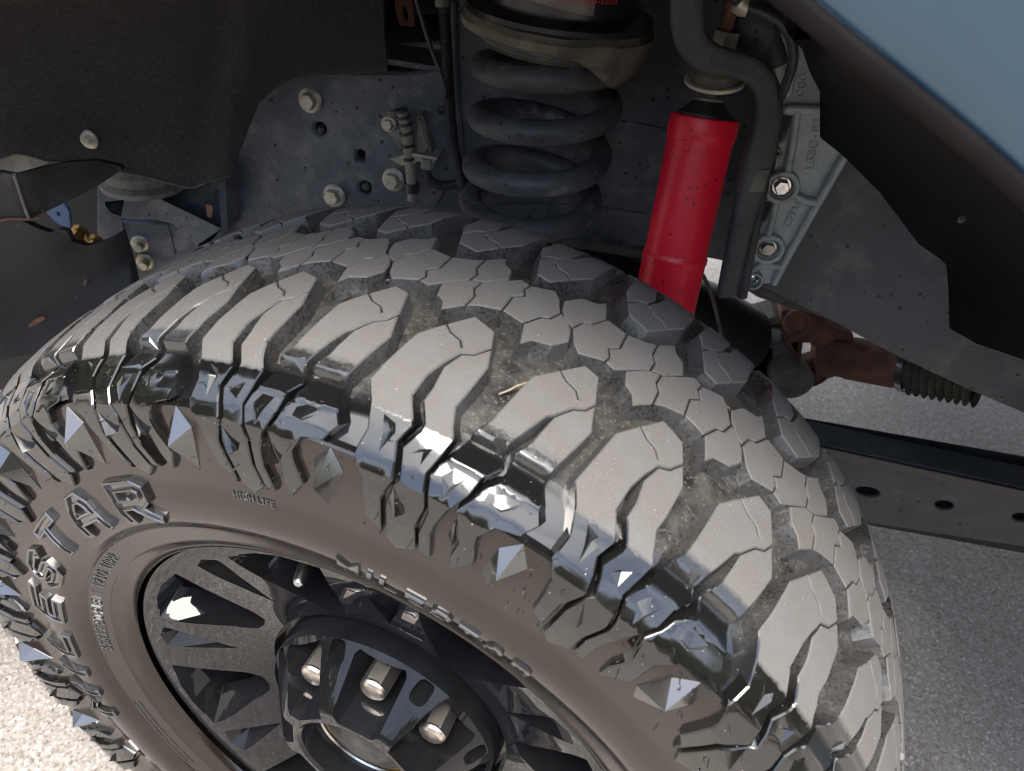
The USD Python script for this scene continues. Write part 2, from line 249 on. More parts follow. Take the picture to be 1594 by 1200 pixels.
def prism(poly, t, place, bevel=0.0, back=True):
    """poly in plane coordinates (a,b); place(a,b,depth)->xyz; front at depth 0, back at t; bevelled front edge."""
    out = []
    for g in getattr(poly, 'geoms', [poly]):
        R = rings_of(g)
        lv = [([mitre(r, -bevel) for r in R], 0.0), (R, bevel), (R, t)] if bevel else [(R, 0.0), (R, t)]
        p, f = cdt(lv[0][0])
        if len(f) == 0: continue
        v = [place(p[:, 0], p[:, 1], np.zeros(len(p)))]; F_ = [f]; n0 = len(p)
        base = 0; starts = [0]
        for rr, d in lv[1:]:
            q = np.vstack(rr); starts.append(sum(len(x) for x in v)); v.append(place(q[:, 0], q[:, 1], np.full(len(q), d)))
        for k in range(len(lv) - 1):
            o = 0
            for r in R:
                i = np.arange(len(r)); j = np.roll(i, -1); a = starts[k] + o; b = starts[k + 1] + o
                F_.append(np.vstack([np.stack([a + i, b + i, b + j], 1), np.stack([a + i, b + j, a + j], 1)])); o += len(r)
        if back:
            p2, f2 = cdt(R)
            F_.append(f2[:, ::-1] + starts[-1])
        out.append(outward(tm(np.vstack(v), np.vstack(F_))))
    return cat(*out)
def plate(pts, n, t, bevel=0.002, holes=(), rnd=0.0, parent=None):
    """a plate whose outboard face lies in the plane n; pts are survey pixels"""
    P = Polygon([uz(a, b, n) for a, b in pts])
    if not P.is_valid: P = P.buffer(0)
    if rnd: P = P.buffer(-rnd).buffer(2 * rnd).buffer(-rnd)
    for h in holes: P = P.difference(h)
    P = P.simplify(2e-4)
    return prism(P, t, lambda a, b, d: np.stack([a, b, d], 1) @ np.stack([UA, ZA, NA]) + n * NA, bevel)
def hole(px, py, rx, ry, n, sq=False, rot=0):
    c = uz(px, py, n); s = pxm(px, py, n)
    g = sbox(-rx * s, -ry * s, rx * s, ry * s).buffer(-min(rx, ry) * s * .3).buffer(min(rx, ry) * s * .3) if sq else affinity.scale(Point(0, 0).buffer(1, 8), rx * s, ry * s)
    return affinity.translate(affinity.rotate(g, rot), *c)
def tube(path, r, sides=14, close=False, caps=True, flat=1.0, up=None, sq=0):
    P = np.asarray(path, float); n = len(P); r = np.broadcast_to(r, n)
    T = np.gradient(P, axis=0); T /= np.linalg.norm(T, axis=1, keepdims=True)
    ref = np.array([0, 0, 1.]) if up is None else np.asarray(up, float)
    if abs(T[0] @ ref) > .95: ref = np.array([1., 0, 0])
    N = np.cross(T[0], ref); N /= np.linalg.norm(N); Ns = [N]
    for i in range(1, n):
        N = Ns[-1] - T[i] * (Ns[-1] @ T[i]); Ns.append(N / np.linalg.norm(N))
    Ns = np.array(Ns); B = np.cross(T, Ns); a = np.arange(sides) * 2 * np.pi / sides
    k_ = 1 / (np.abs(np.cos(a)) ** sq + np.abs(np.sin(a)) ** sq) ** (1 / sq) if sq else np.ones(sides)
    V = P[:, None] + r[:, None, None] * k_[None, :, None] * (np.cos(a)[None, :, None] * Ns[:, None] + flat * np.sin(a)[None, :, None] * B[:, None])
    V = V.reshape(-1, 3); f = []
    i = np.arange(sides); j = (i + 1) % sides
    for k in range(n - 1):
        a0, b0 = k * sides, (k + 1) * sides
        f += [np.stack([a0 + i, a0 + j, b0 + j], 1), np.stack([a0 + i, b0 + j, b0 + i], 1)]
    if caps:
        V = np.vstack([V, P[0], P[-1]]); f += [np.stack([np.full(sides, n * sides), j, i], 1), np.stack([np.full(sides, n * sides + 1), (n - 1) * sides + i, (n - 1) * sides + j], 1)]
    return outward(tm(V, np.vstack(f)))
def spline(pts, n=60):
    from scipy.interpolate import CubicSpline
    p = np.asarray(pts, float); t = np.concatenate([[0], np.cumsum(np.linalg.norm(np.diff(p, axis=0), axis=1))])
    return CubicSpline(t, p)(np.linspace(0, t[-1], n))
def frame_along(d, up=(0, 0, 1.)):
    d = np.asarray(d, float) / np.linalg.norm(d); x = np.cross(up, d)
    if np.linalg.norm(x) < 1e-3: x = np.cross((1., 0, 0), d)
    x /= np.linalg.norm(x); return np.stack([x, np.cross(d, x), d])
def lathe(prof, origin, axis, seg=40, up=(0, 0, 1.), a0=0., a1=2 * np.pi):
    """prof: (r, h) along the axis"""
    B = frame_along(axis, up); p = np.asarray(prof, float); full = abs(a1 - a0 - 2 * np.pi) < 1e-6
    a = np.linspace(a0, a1, seg, endpoint=not full); m = len(p)
    V = (p[None, :, 0, None] * (np.cos(a)[:, None, None] * B[0] + np.sin(a)[:, None, None] * B[1]) + p[None, :, 1, None] * B[2]).reshape(-1, 3) + origin
    f = []
    for s in range(seg if full else seg - 1):
        s2 = (s + 1) % seg
        for k in range(m - 1):
            A, Bq, C, D = s * m + k, s2 * m + k, s2 * m + k + 1, s * m + k + 1
            f += [(A, Bq, C), (A, C, D)]
    return tm(V, f)
def hexhead(px, py, n, r_px, axis=None, flange=1.0, depth=0.9, rot=None, sides=6):
    """hex bolt head with a flange whose flange circle is r_px survey pixels in radius"""
    o = on(px, py, n); s = pxm(px, py, n); r = r_px * s; ax = -NA if axis is None else axis
    fl = lathe([(0, 0), (r, 0), (r, r * .16), (r * .80, r * .30), (0, r * .30)], o, ax, 28)
    hr = r * .68 * flange; hd = lathe([(hr, r * .25), (hr, r * depth), (hr * .86, r * (depth + .1)), (0, r * (depth + .1))], o, ax, sides)
    return cat(fl, hd)

# ------------------------------------------------------------------ ground (one sheet)
g = np.linspace(-1, 1, 41); gx = np.sign(g) * np.abs(g) ** 2.2 * 40
X, Y = np.meshgrid(gx, gx, indexing='ij')
Zg = np.zeros_like(X)
V = np.stack([X.ravel(), Y.ravel(), Zg.ravel()], 1); ii = np.arange(40)
Fg = np.array([(i * 41 + j, (i + 1) * 41 + j, (i + 1) * 41 + j + 1, i * 41 + j + 1) for i in range(40) for j in range(40)])
ground = obj('ground', (V, Fg), 'ground', label='pale speckled concrete ground under and beside the truck', smooth=False, kind='structure')

truck = group('pickup_truck', label='blue pickup truck seen at its front wheel well, mud-terrain tyre steered outward', cat='truck')

# ================================================================== WHEEL
wheel = group('wheel', truck, 'mud-terrain tyre on a gloss black eight-lug wheel')
YC = -0.018
PO = np.array([(-.018, .4386), (-.05, .4383), (-.075, .4370), (-.095, .4348), (-.115, .4310), (-.132, .4250), (-.147, .4160), (-.160, .4060), (-.166, .3985), (-.168, .385), (-.1675, .370), (-.166, .352), (-.163, .335)])
SV = np.concatenate([[0], np.cumsum(np.linalg.norm(np.diff(PO, axis=0), axis=1))]) * 1000 + 18.0     # mm; crown centre at v = 18
VB = np.array([18, 50, 75, 95.2, 115.5, 133.3, 150.8, 167.2, 176.8, 190.5, 205.5, 223.5, 240.8]); VB[:5] = SV[:5] - SV[5] + 133.3
VB = np.concatenate([[18.0], VB[1:]])
PB_v = np.concatenate([VB[:5], [131.9, 133.3, 135.0, 150.5, 151.6, 152.6], VB[7:]]); PB = np.vstack([PO[:5], [(-.1306, .4257), (-.1324, .4240), (-.1332, .4180), (-.1486, .4150), (-.1496, .4144), (-.1503, .4133)], PO[7:]])
def table(v, tv, tp):
    v = np.asarray(v, float); m = v < 18; w = np.where(m, 36 - v, v)
    y = np.interp(w, tv, tp[:, 0]); R = np.interp(w, tv, tp[:, 1])
    return np.where(m, 2 * YC - y, y), R
_ns = np.array([(0, 1.), (-.03, 1), (-.1, .995), (-.2, .98), (-.35, .94), (-.6, .8), (-.85, .52), (-.95, .3), (-1, .05), (-1, -.03), (-1, -.07), (-.995, -.1), (-.99, -.12)])
_ns = _ns / np.linalg.norm(_ns, axis=1, keepdims=True)
def normal_at(v):
    v = np.asarray(v, float); m = v < 18; w = np.where(m, 36 - v, v)
    a = np.interp(w, VB, _ns[:, 0]); b = np.interp(w, VB, _ns[:, 1]); l = np.hypot(a, b)
    return np.where(m, -a, a) / l, b / l
_DV = [18, 100, 133, 152, 168, 177, 192, 215, 241]; _DD = [14.5, 14, 13, 11.5, 9.5, 8.0, 7.2, 6.4, 5.0]
def depth_at(v):
    w = np.where(np.asarray(v) < 18, 36 - np.asarray(v), v); return np.interp(w, _DV, _DD) / 1000
def place_tyre(th, v, drop, tab=(VB, PO)):
    """th in degrees, v in mm, drop in metres below the lug surface"""
    y, R = table(v, *tab); ny, nr = normal_at(v)
    y = y - ny * drop; R = R - nr * drop; a = np.radians(th)
    return np.stack([R * np.cos(a), y, HUB[2] + R * np.sin(a)], 1)
# ---- carcass: grooves' floor, shoulder channels' ledge, sidewall, bead
cv = [18, 30, 45, 60, 75, 90, 105, 118, 128, 136, 143, 150, 157, 164, 171, 174.5, 176.0, 178, 190, 205, 222, 240]
cd = [13.2] * 7 + [13, 12.6, 12, 11.6, 11, 10.4, 9.8, 9.4, 9.0, 5.6, 5.2, 4.9, 4.6, 4.2, 3.2]
yy, RR = table(cv, VB, PO); ny, nr = normal_at(cv); cd = np.array(cd) / 1000
half = np.stack([yy - ny * cd, RR - nr * cd], 1)
rest = [(-.1608, .328), (-.1624, .319), (-.1630, .310), (-.1620, .302), (-.1598, .295), (-.1565, .2895), (-.1520, .2852), (-.1513, .2842), (-.1519, .2834), (-.1508, .2825), (-.1490, .2780), (-.1462, .2690), (-.1446, .2640), (-.1449, .2632), (-.1437, .262), (-.1408, .2565), (-.1398, .2548), (-.1401, .2538), (-.1385, .2510), (-.1350, .2478), (-.131, .2462)]
half = np.vstack([half, rest]); inner = half[::-1] * [-1, 1] + [2 * YC, 0]
prof = np.vstack([inner[:-1], half]); SEGT = 260
a = np.linspace(0, 2 * np.pi, SEGT, endpoint=False)
V = np.stack([prof[None, :, 1] * np.cos(a)[:, None], np.broadcast_to(prof[None, :, 0], (SEGT, len(prof))), HUB[2] + prof[None, :, 1] * np.sin(a)[:, None]], -1).reshape(-1, 3)
m_ = len(prof); fa = []
iS = np.arange(SEGT)[:, None]; kS = np.arange(m_ - 1)[None]; A_ = (iS * m_ + kS).ravel(); B_ = (((iS + 1) % SEGT) * m_ + kS).ravel()
fa = np.vstack([np.stack([A_, B_, B_ + 1], 1), np.stack([A_, B_ + 1, A_ + 1], 1)])
kk = np.tile(np.arange(m_ - 1), SEGT); kk = np.concatenate([kk, kk])
mid = (prof[:-1, 1] + prof[1:, 1]) / 2; crown = mid[kk] > 0.3935
def sub(V, f):
    u, inv = np.unique(f, return_inverse=True); return tm(V[u], inv.reshape(-1, 3))
midy = (prof[:-1, 0] + prof[1:, 0]) / 2; outer_ = crown & (midy[kk] < -.128)
obj('groove_floor', sub(V, fa[crown & ~outer_]), 'groove', wheel, smooth=25)
obj('shoulder_channel', sub(V, fa[outer_]), 'channel', wheel, smooth=25)
obj('sidewall', sub(V, fa[~crown]), 'sidewall', wheel, smooth=25)

# ---- tread lugs, surveyed as (degrees about the hub, mm across the tread)
TR = {
 'A1': [(67.19,54.3),(68.79,71.5),(70.23,87.1),(71.29,130.5),(70.37,141.9),(69.61,156.9),(69.83,172.2),(68.73,184.8),(68.1,214.8),(66.8,221.0),(66.5,228),(66.45,221.7),(66.81,194.7),(66.04,179.0),(66.44,168.0),(66.98,157.8),(66.42,145.8),(67.6,130.7),(67.44,113.9),(66.9,101.3),(66.22,89.5),(65.28,85.7),(64.42,75.3),(65.04,60.5)],
 'A2': [(64.37,76.6),(65.23,86.8),(66.11,90.4),(66.74,104.3),(66.55,120.8),(66.65,130.8),(65.7,142.6),(65.7,147.0),(66.43,159.1),(66.04,165.5),(65.57,175.6),(65.96,179.7),(66.24,197.2),(65.77,227.1),(64.64,235.8),(62.71,225.9),(63.21,207.0),(62.91,187.1),(63.35,176.7),(63.79,166.1),(63.39,154.1),(63.1,143.9),(63.63,137.4),(64.21,126.1),(64.03,116.9),(63.75,91.0)],
 'B1': [(57.36,50.6),(58.88,66.1),(60.5,82.1),(61.34,122.0),(62.12,133.4),(62.77,151.9),(63.22,157.6),(63.5,167.0),(63.07,176.2),(62.54,187.6),(62.81,208.2),(62.37,224.2),(61.15,226.0),(61.71,206.4),(61.56,193.8),(61.03,179.9),(60.67,175.0),(60.13,167.2),(59.87,153.1),(59.0,142.4),(59.35,132.6),(57.99,104.0),(57.52,100.4),(56.58,88.8),(55.75,84.6),(55.2,76.0),(55.95,53.9)],
 'B2': [(55.21,77.5),(55.71,85.5),(56.54,89.8),(57.46,101.2),(57.95,122.4),(58.66,133.5),(58.34,144.7),(58.4,148.5),(59.33,156.6),(59.75,167.9),(60.43,176.9),(59.23,197.7),(59.42,214.3),(59.0,226.3),(57.27,210.3),(57.81,195.4),(58.0,185.7),(57.17,174.9),(55.29,172.0),(54.42,160.0),(54.99,152.0),(55.54,139.7),(55.63,133.2),(54.48,97.2)],
 'C': [(71.58,33.8),(69.97,20.4),(68.73,17.1),(66.02,-3.6),(64.95,-0.7),(62.84,-7.5),(62.14,-0.8),(61.4,13.5),(60.38,18.6),(59.72,27.4),(59.46,37.3),(60.5,49.1),(62.09,53.0),(62.76,60.7),(63.42,41.5),(65.66,37.3),(67.47,42.1),(68.51,47.1),(69.96,59.2),(70.38,50.6),(71.22,45.9)]}
SIPE_C = [[(68.74,15),(68.89,27.2),(68.42,33.6),(68.5,50)], [(65.0,-2.5),(65.25,5.5),(64.83,13.2),(65.66,19.4),(65.67,40)], [(61.2,11),(61.89,24.8),(62.57,27.3),(63.7,44)]]
SIPE_A = [(68.75, 70.5), (67.95, 76.5), (66.9, 79.8), (66.45, 85)]; SIPE_B = [(58.85, 65.5), (58.05, 71.5), (57.0, 74.8), (56.55, 80)]
FEAT = {'A1': [([(68.9,145.9),(67.72,148.5),(67.41,153.1),(67.95,166.2),(68.33,156.1)], (67.95,153.6), 2.4)],
        'A2': [([(65.6,160.0),(65.13,156.1),(64.24,153.1),(64.54,163.8)], (64.85,157.2), 2.0), ([(65.85,181.0),(65.95,194.5),(64.38,197.2)], (64.85,195.2), -6.0)],
        'B1': [([(62.64,162.9),(62.05,155.1),(60.78,155.4),(61.87,174.8)], (61.65,165.0), -2.2)],
        'B2': [([(58.51,163.8),(58.41,157.3),(57.61,153.6),(56.45,154.2),(56.61,158.7),(57.46,165.2)], (57.5,162.5), -2.2), ([(60.2,181.0),(61.05,180.5),(60.9,195.0),(59.75,195.4)], (60.0,191.8), 3.4)]}
FEAT['B2'][1] = ([(60.2,181.0),(60.25,195.0),(59.35,197.0)], (59.55,195.0), -5.5)
K = 7.5      # mm per degree, for working in the plane
def flat(p): return np.array(p, float) * [K, 1.0]
def to_poly(p):
    P = Polygon(flat(p)); return P if P.is_valid else P.buffer(0)
P_A1 = to_poly(TR['A1']).difference(LineString(flat(SIPE_A)).buffer(.5, cap_style=2))
P_A2 = to_poly(TR['A2']).difference(P_A1.buffer(.9)); P_B1 = to_poly(TR['B1']).difference(LineString(flat(SIPE_B)).buffer(.5, cap_style=2)).difference(P_A2.buffer(1.2)); P_B2 = to_poly(TR['B2']).difference(P_B1.buffer(.9))
P_C = to_poly(TR['C'])
for s in SIPE_C: P_C = P_C.difference(LineString(flat(s)).buffer(.55, cap_style=2))
def biggest(P, k=60): return [g for g in getattr(P, 'geoms', [P]) if g.area > k]
def prep(poly, feats, vlines):
    """2-D plan of one lug: points, cap triangles, wall rings (all in mm), done once per kind"""
    poly = poly.simplify(.12); R = [r for r in rings_of(poly)]
    R = [densify(r, 3.2) for r in R[:1]]
    # a point wherever the outline crosses a crease of the profile
    Rn = []
    r = R[0]
    for p, q in zip(r, np.roll(r, -1, 0)):
        Rn.append(p)
        cr = sorted([( (l - p[1]) / (q[1] - p[1])) for l in vlines if (p[1] - l) * (q[1] - l) < -1e-6])
        Rn += [p + (q - p) * t for t in cr]
    edge = np.array(Rn); top = mitre(edge, -0.9)
    tp = Polygon(top)
    if not tp.is_valid: tp = tp.buffer(0)
    pts = [top]; fr = []; nf = len(top)
    fpolys = []
    for ring, apex, h in feats:
        q = densify(flat(ring), 3.5); fp = Polygon(q)
        fr.append((q, flat([apex])[0], h)); fpolys.append(fp)
    core = tp.buffer(-1.6)
    for fp in fpolys: core = core.difference(fp.buffer(1.4))
    x0, y0, x1, y1 = tp.bounds
    rows = sorted(set([l for l in vlines if y0 < l < y1] + [v for v in np.arange(y0, y1, 6.0) if min(abs(v - l) for l in vlines) > 2.0]))
    gp = np.array([(x, v) for v in rows for x in np.arange(x0, x1, 6.5)]) if rows else np.zeros((0, 2))
    if len(gp): gp = gp[shapely.contains_xy(core, gp[:, 0], gp[:, 1])]
    drops = [np.zeros(len(top)), np.zeros(len(gp))]; pts = [top, gp]
    fan = []; base = len(top) + len(gp)
    for q, ap, h in fr:
        pts += [q]; drops += [np.zeros(len(q))]; fan.append((base, len(q))); base += len(q)
    allp = np.vstack(pts); tri = Delaunay(allp).simplices
    c = allp[tri].mean(1); ok = shapely.contains_xy(tp, c[:, 0], c[:, 1])
    for fp in fpolys: ok &= ~shapely.contains_xy(fp.buffer(-.05), c[:, 0], c[:, 1])
    tri = tri[ok]; ar = cross2(allp[tri[:, 1]] - allp[tri[:, 0]], allp[tri[:, 2]] - allp[tri[:, 0]])
    tri = np.where(ar[:, None] > 0, tri, tri[:, ::-1]); tri = tri[np.abs(ar) > 1e-4]
    ft = []; aps = []; dz = np.concatenate(drops)
    for (b, k), (q, ap, h) in zip(fan, fr):
        i = b + np.arange(k); ft.append(np.stack([i, np.roll(i, -1), np.full(k, base)], 1)); aps.append(ap); dz = np.append(dz, h); base += 1
    if aps: allp = np.vstack([allp, aps]); tri = np.vstack([tri] + ft)
    return allp, dz / 1000, tri, edge
VL = [95.2, 115.5, 133.3, 150.8, 167.2, 176.8, 190.5, 205.5, 223.5]; VLB = [95.2, 115.5, 124.0, 131.9, 133.3, 135.0, 150.5, 151.6, 152.6, 167.2, 176.8, 190.5, 205.5, 223.5]
PLAN = {'A': [prep(g, FEAT[k], VL) for k, P in (('A1', P_A1), ('A2', P_A2)) for g in biggest(P)],
        'B': [prep(g, FEAT[k], VLB) for k, P in (('B1', P_B1), ('B2', P_B2)) for g in biggest(P)],
        'C': [prep(g, [], [-15, 0, 15, 30, 45]) for g in biggest(P_C)]}
CENT = [123.5, 108.66, 93.67, 76.56, 59.16, 39.6]
step = (360 - (CENT[0] - CENT[-1])) / 16.0
CENT = CENT + [CENT[-1] - step * (i + 1) for i in range(15)]
def warp(th, k, flip):
    cl, c0, cr = CENT[k - 1] + (360 if k == 0 else 0), CENT[k], CENT[(k + 1) % 21] - (360 if k == 20 else 0)
    cll = CENT[(k - 2) % 21]; cll += 360 * round((cl + 17 - cll) / 360)
    dlt = th - 59.16
    src = [-17.3, 0, 17.4, 34.8]; return c0 + np.interp(dlt, src, [cr - c0, 0, cl - c0, cll - c0])
def lug_mesh(plans, k, flip, tab):
    out = []
    for allp, dz, tri, edge in plans:
        def pl(p, drop):
            th = p[:, 0] / K; v = p[:, 1]
            if flip: th = 2 * 69.27 - th; v = 36 - v
            return place_tyre(warp(th, k, flip), v, drop, tab)
        dep = depth_at(36 - edge[:, 1] if flip else edge[:, 1])
        low = mitre(edge, dep * 1000 * .20)
        v = [pl(allp, dz), pl(edge, np.full(len(edge), .0009)), pl(low, dep)]
        s1 = len(allp); n = len(edge); s2 = s1 + n; i = np.arange(n); j = np.roll(i, -1)
        f = [tri]
        for a0, b0 in ((0, s1), (s1, s2)): f += [np.stack([a0 + i, b0 + i, b0 + j], 1), np.stack([a0 + i, b0 + j, a0 + j], 1)]
        out.append(tm(np.vstack(v), np.vstack(f)[:, ::-1]))
    return cat(*out)
for k in range(21):
    obj('tread_lug', lug_mesh(PLAN['A'], k, False, (VB, PO)), 'treadA', wheel, smooth=24)
    obj('tread_lug', lug_mesh(PLAN['B'], k, False, (PB_v, PB)), 'treadB', wheel, smooth=24)
    obj('tread_block', lug_mesh(PLAN['C'], k, False, (VB, PO)), 'treadA', wheel, smooth=24)
    obj('tread_block', lug_mesh(PLAN['C'], k, True, (VB, PO)), 'treadA', wheel, smooth=24)
    obj('tread_lug', lug_mesh(PLAN['A'], k, True, (VB, PO)), 'treadA', wheel, smooth=24)
    obj('tread_lug', lug_mesh(PLAN['B'], k, True, (PB_v, PB)), 'treadB', wheel, smooth=24)
    # pointed button low on the sidewall, between pairs of lugs
    ring = flat([(90.72, 188.9), (89.3, 177.5), (87.89, 191.1), (88.5, 205), (89.82, 225.3), (90.9, 215.1)]); ap = flat([(89.6, 197.0)])[0]
    dt = 59.16 - 76.2
    def plb(p, drop): return place_tyre(warp(p[:, 0] / K + dt - 0.15, k, False), p[:, 1], drop)
    dd = depth_at(ring[:, 1]); n = len(ring); i = np.arange(n); j = np.roll(i, -1)
    vv = np.vstack([plb(ring, dd), plb(mitre(ring, .0), dd * .62), plb(ap[None], np.array([-.0088]))])
    obj('sidewall_button', tm(vv, np.vstack([np.stack([i, j, n + j], 1), np.stack([i, n + j, n + i], 1), np.stack([n + i, n + j, np.full(n, 2 * n)], 1)])), 'letter', wheel, smooth=False)

# ---- raised lettering
SWR = np.array(half[::-1]); _o = np.argsort(SWR[:, 1]); 
def sw_y(R): return np.interp(R, SWR[_o, 1], SWR[_o, 0])
GL = {'M': [[(0,0),(0,1),(.4,.45),(.8,1),(.8,0)]], 'I': [[(0,0),(0,1)]], 'L': [[(0,1),(0,0),(.62,0)]], 'E': [[(.66,1),(0,1),(0,0),(.66,0)], [(0,.5),(.56,.5)]],
      'S': [[(.68,.86),(.56,1),(.12,1),(0,.86),(0,.64),(.12,.52),(.56,.46),(.68,.34),(.68,.14),(.56,0),(.12,0),(0,.14)]], 'T': [[(0,1),(.74,1)], [(.37,1),(.37,0)]],
      'A': [[(0,0),(.12,.72),(.28,1),(.5,1),(.66,.72),(.78,0)], [(.08,.36),(.70,.36)]], 'R': [[(0,0),(0,1),(.52,1),(.68,.86),(.68,.6),(.54,.46),(0,.46)], [(.34,.46),(.72,0)]]}
GW = {'M': .8, 'I': 0, 'L': .62, 'E': .66, 'S': .68, 'T': .74, 'A': .78, 'R': .7}
def glyph(ch, h, w, wide=1.0):
    return shapely.union_all([LineString([(p[0] * h * .95 * wide, p[1] * h) for p in s]).buffer(w, cap_style=3, join_style=2, mitre_limit=3) for s in GL[ch]])
def sw_place(th0, R0, proud):
    def f(a, b, d):
        R = R0 + b; th = math.radians(th0) - a / (R0 + .012); y = sw_y(R) - proud + d
        return np.stack([R * np.cos(th), y, HUB[2] + R * np.sin(th)], 1)
    return f
def big_word(word, th0, th1, R0, h, w, proud, outline, wide=1.0):
    tot = sum(GW[c] * h * .95 * wide for c in word); arc = abs(math.radians(th0 - th1)) * (R0 + .012); gap = (arc - tot) / (len(word) - 1); xx = 0
    for c in word:
        g = affinity.translate(glyph(c, h, w, wide), xx, 0)
        if outline:
            inn = g.buffer(-w * .52, join_style=2)
            m1 = prism(g.difference(inn).segmentize(.004), .004, sw_place(th0, R0, proud), .0007); m2 = prism(inn.segmentize(.004), .003, sw_place(th0, R0, proud * .35), 0)
            me = cat(m1, m2)
        else: me = prism(g.segmentize(.004), .004, sw_place(th0, R0, proud), .0006)
        obj('raised_letter', me, 'letter', wheel, smooth=20); xx += GW[c] * h * .95 * wide + gap
big_word('MILESTAR', 201.0, 117.0, 0.3035, 0.0280, 0.0048, 0.0038, True, 1.72)
big_word('MILESTAR', 88.5, 62.5, 0.2930, 0.0105, 0.0019, 0.0024, False, 1.5)
def small_text(s, th0, R0, h, proud, name='raised_text'):
    t = meshkit.text_mesh(s, h, proud + .001); v = np.array(t.vertices)
    v = sw_place(th0, R0, 0)(v[:, 0], v[:, 1], -(v[:, 2] - .001))
    obj(name, tm(v, t.faces), 'letter', wheel, smooth=False)
small_text('35X12.50 R18 LT  123Q  10PR', 182.0, 0.2705, 0.0095, 0.0010)
small_text('PATAGONIA M/T', 60.5, 0.2885, 0.006, 0.0010)
small_text('HIGH LIFE', 102.3, 0.3285, 0.0048, 0.0008)
small_text('TIRE FAILURE DUE TO UNDERINFLATION OR OVERLOADING', -124.0, 0.2775, 0.0022, 0.0006) if False else None
for q, (s, R0) in enumerate((('SAFETY WARNING SERIOUS INJURY MAY RESULT FROM TIRE FAILURE', .2765), ('DUE TO UNDERINFLATION OVERLOADING  FOLLOW OWNERS MANUAL', .2815))):
    # read from outside the circle: letters' feet outward
    t = meshkit.text_mesh(s, .0022, .0016); v = np.array(t.vertices); R = R0 - v[:, 1]; th = math.radians(199.5) + v[:, 0] / R0
    obj('raised_text', tm(np.stack([R * np.cos(th), sw_y(R) - v[:, 2] + .001, HUB[2] + R * np.sin(th)], 1), t.faces), 'letter', wheel, smooth=False)
# mould vent hairs of the tyre
hv = []
for k in range(230):
    th = rng.uniform(20, 215); v = rng.choice([158, 170, 181, 186, 200, 212, 222]); 
    p = place_tyre(np.array([th]), np.array([float(v)]), np.array([0.]))[0]; nrm = place_tyre(np.array([th]), np.array([float(v)]), np.array([-.01]))[0] - p
    d = nrm / np.linalg.norm(nrm); t_ = rng.normal(size=3) * .45; L_ = rng.uniform(.0008, .0035)
    hv.append(tube([p - d * .001, p + (d + t_ * .3) * L_ * .6, p + (d + t_) * L_], .00032, 4))
obj('mould_hairs', cat(*hv), 'letter', wheel, smooth=False, kind='stuff')

# ---- rim, in manifold coordinates (x, z, outward)
def rev(profile, seg=120):
    p = np.array(profile, float); q = np.roll(p, -1, 0)
    if (p[:, 0] * q[:, 1] - p[:, 1] * q[:, 0]).sum() < 0: p = p[::-1]
    return m3.CrossSection([p]).revolve(seg)
def w2(m):
    a = m.to_mesh(); v = a.vert_properties[:, :3]; return outward(tm(np.stack([v[:, 0], -v[:, 2], HUB[2] + v[:, 1]], 1), a.tri_verts))
disc = rev([(.055, .070), (.0545, .1475), (.0575, .1500), (.0725, .1500), (.0780, .1465), (.1005, .1200), (.1135, .1040), (.1150, .0960), (.1160, .0760), (.1205, .0760), (.1235, .0900), (.140, .0975), (.160, .104), (.200, .1165), (.228, .1240), (.2432, .1268), (.2444, .1258), (.2444, .1175), (.236, .088), (.200, .078), (.150, .055), (.12, .05), (.10, .05)])
def wedge(poly, z0, z1, s0, s1):
    """prism between scaled copies of a convex polygon about its centroid"""
    c = np.mean(poly, 0); lo = c + (np.array(poly) - c) * s0; hi = c + (np.array(poly) - c) * s1
    return m3.Manifold.hull_points(np.vstack([np.c_[lo, np.full(len(lo), z0)], np.c_[hi, np.full(len(hi), z1)]]))
def pol(R, deg): return (R * math.cos(math.radians(deg)), R * math.sin(math.radians(deg)))
cuts = []
for k in range(8):
    w = 154.0 - 45 * k
    win = [pol(.2275, w + 10), pol(.2300, w + 5), pol(.2305, w - 1), pol(.2270, w - 9.5), pol(.205, w - 9), pol(.155, w - 7.5), pol(.141, w - 5), pol(.138, w), pol(.141, w + 4), pol(.155, w + 7), pol(.205, w + 10)]
    cuts.append(wedge(win, -.02, .135, .80, 1.06))
    # flared shoulder on one side of the window
    cuts.append(m3.Manifold.hull_points(np.array([(*pol(.2275, w + 15.5), .132), (*pol(.208, w + 14.5), .132), (*pol(.160, w + 8.6), .132), (*pol(.2285, w + 9), .088), (*pol(.208, w + 8.6), .082), (*pol(.160, w + 6), .074), (*pol(.229, w + 5), .132), (*pol(.160, w + 5), .132)])))
    s = 131.5 - 45 * k
    pk = [pol(.226, s + 4.5), pol(.231, s), pol(.226, s - 4.8), pol(.200, s - 3.8), pol(.145, s - .4), pol(.200, s + 3.4)]
    c = [pol(.215, s), pol(.17, s)]
    cuts.append(m3.Manifold.hull_points(np.vstack([np.c_[pk, np.full(6, .127 + .0)], [(*pol(.218, s + .5), .104), (*pol(.20, s - .8), .099), (*pol(.160, s - .2), .094)]])))
    # lug nut pocket, rounded square, open to the outer flank
    def rsq(cr, w_, l_, ang, rad):
        sq = sbox(cr - l_ / 2, -w_ / 2, cr + l_ / 2, w_ / 2).buffer(-rad).buffer(rad, 4); sq = affinity.rotate(sq, ang, origin=(0, 0)); return np.array(sq.exterior.coords)[:-1]
    tz = [(.0625, -.0155), (.0625, .0155), (.070, .0205), (.1070, .0280), (.1120, .0250), (.1120, -.0250), (.1070, -.0280), (.070, -.0205)]; ca, sa = math.cos(math.radians(s)), math.sin(math.radians(s))
    cuts.append(wedge([(a_ * ca - b_ * sa, a_ * sa + b_ * ca) for a_, b_ in tz], .088, .165, .80, 1.10))
    cuts.append(wedge(rsq(.1065, .017, .014, s + 22.5, .005), .096, .14, .85, 1.15))
for c in cuts: disc = disc - c

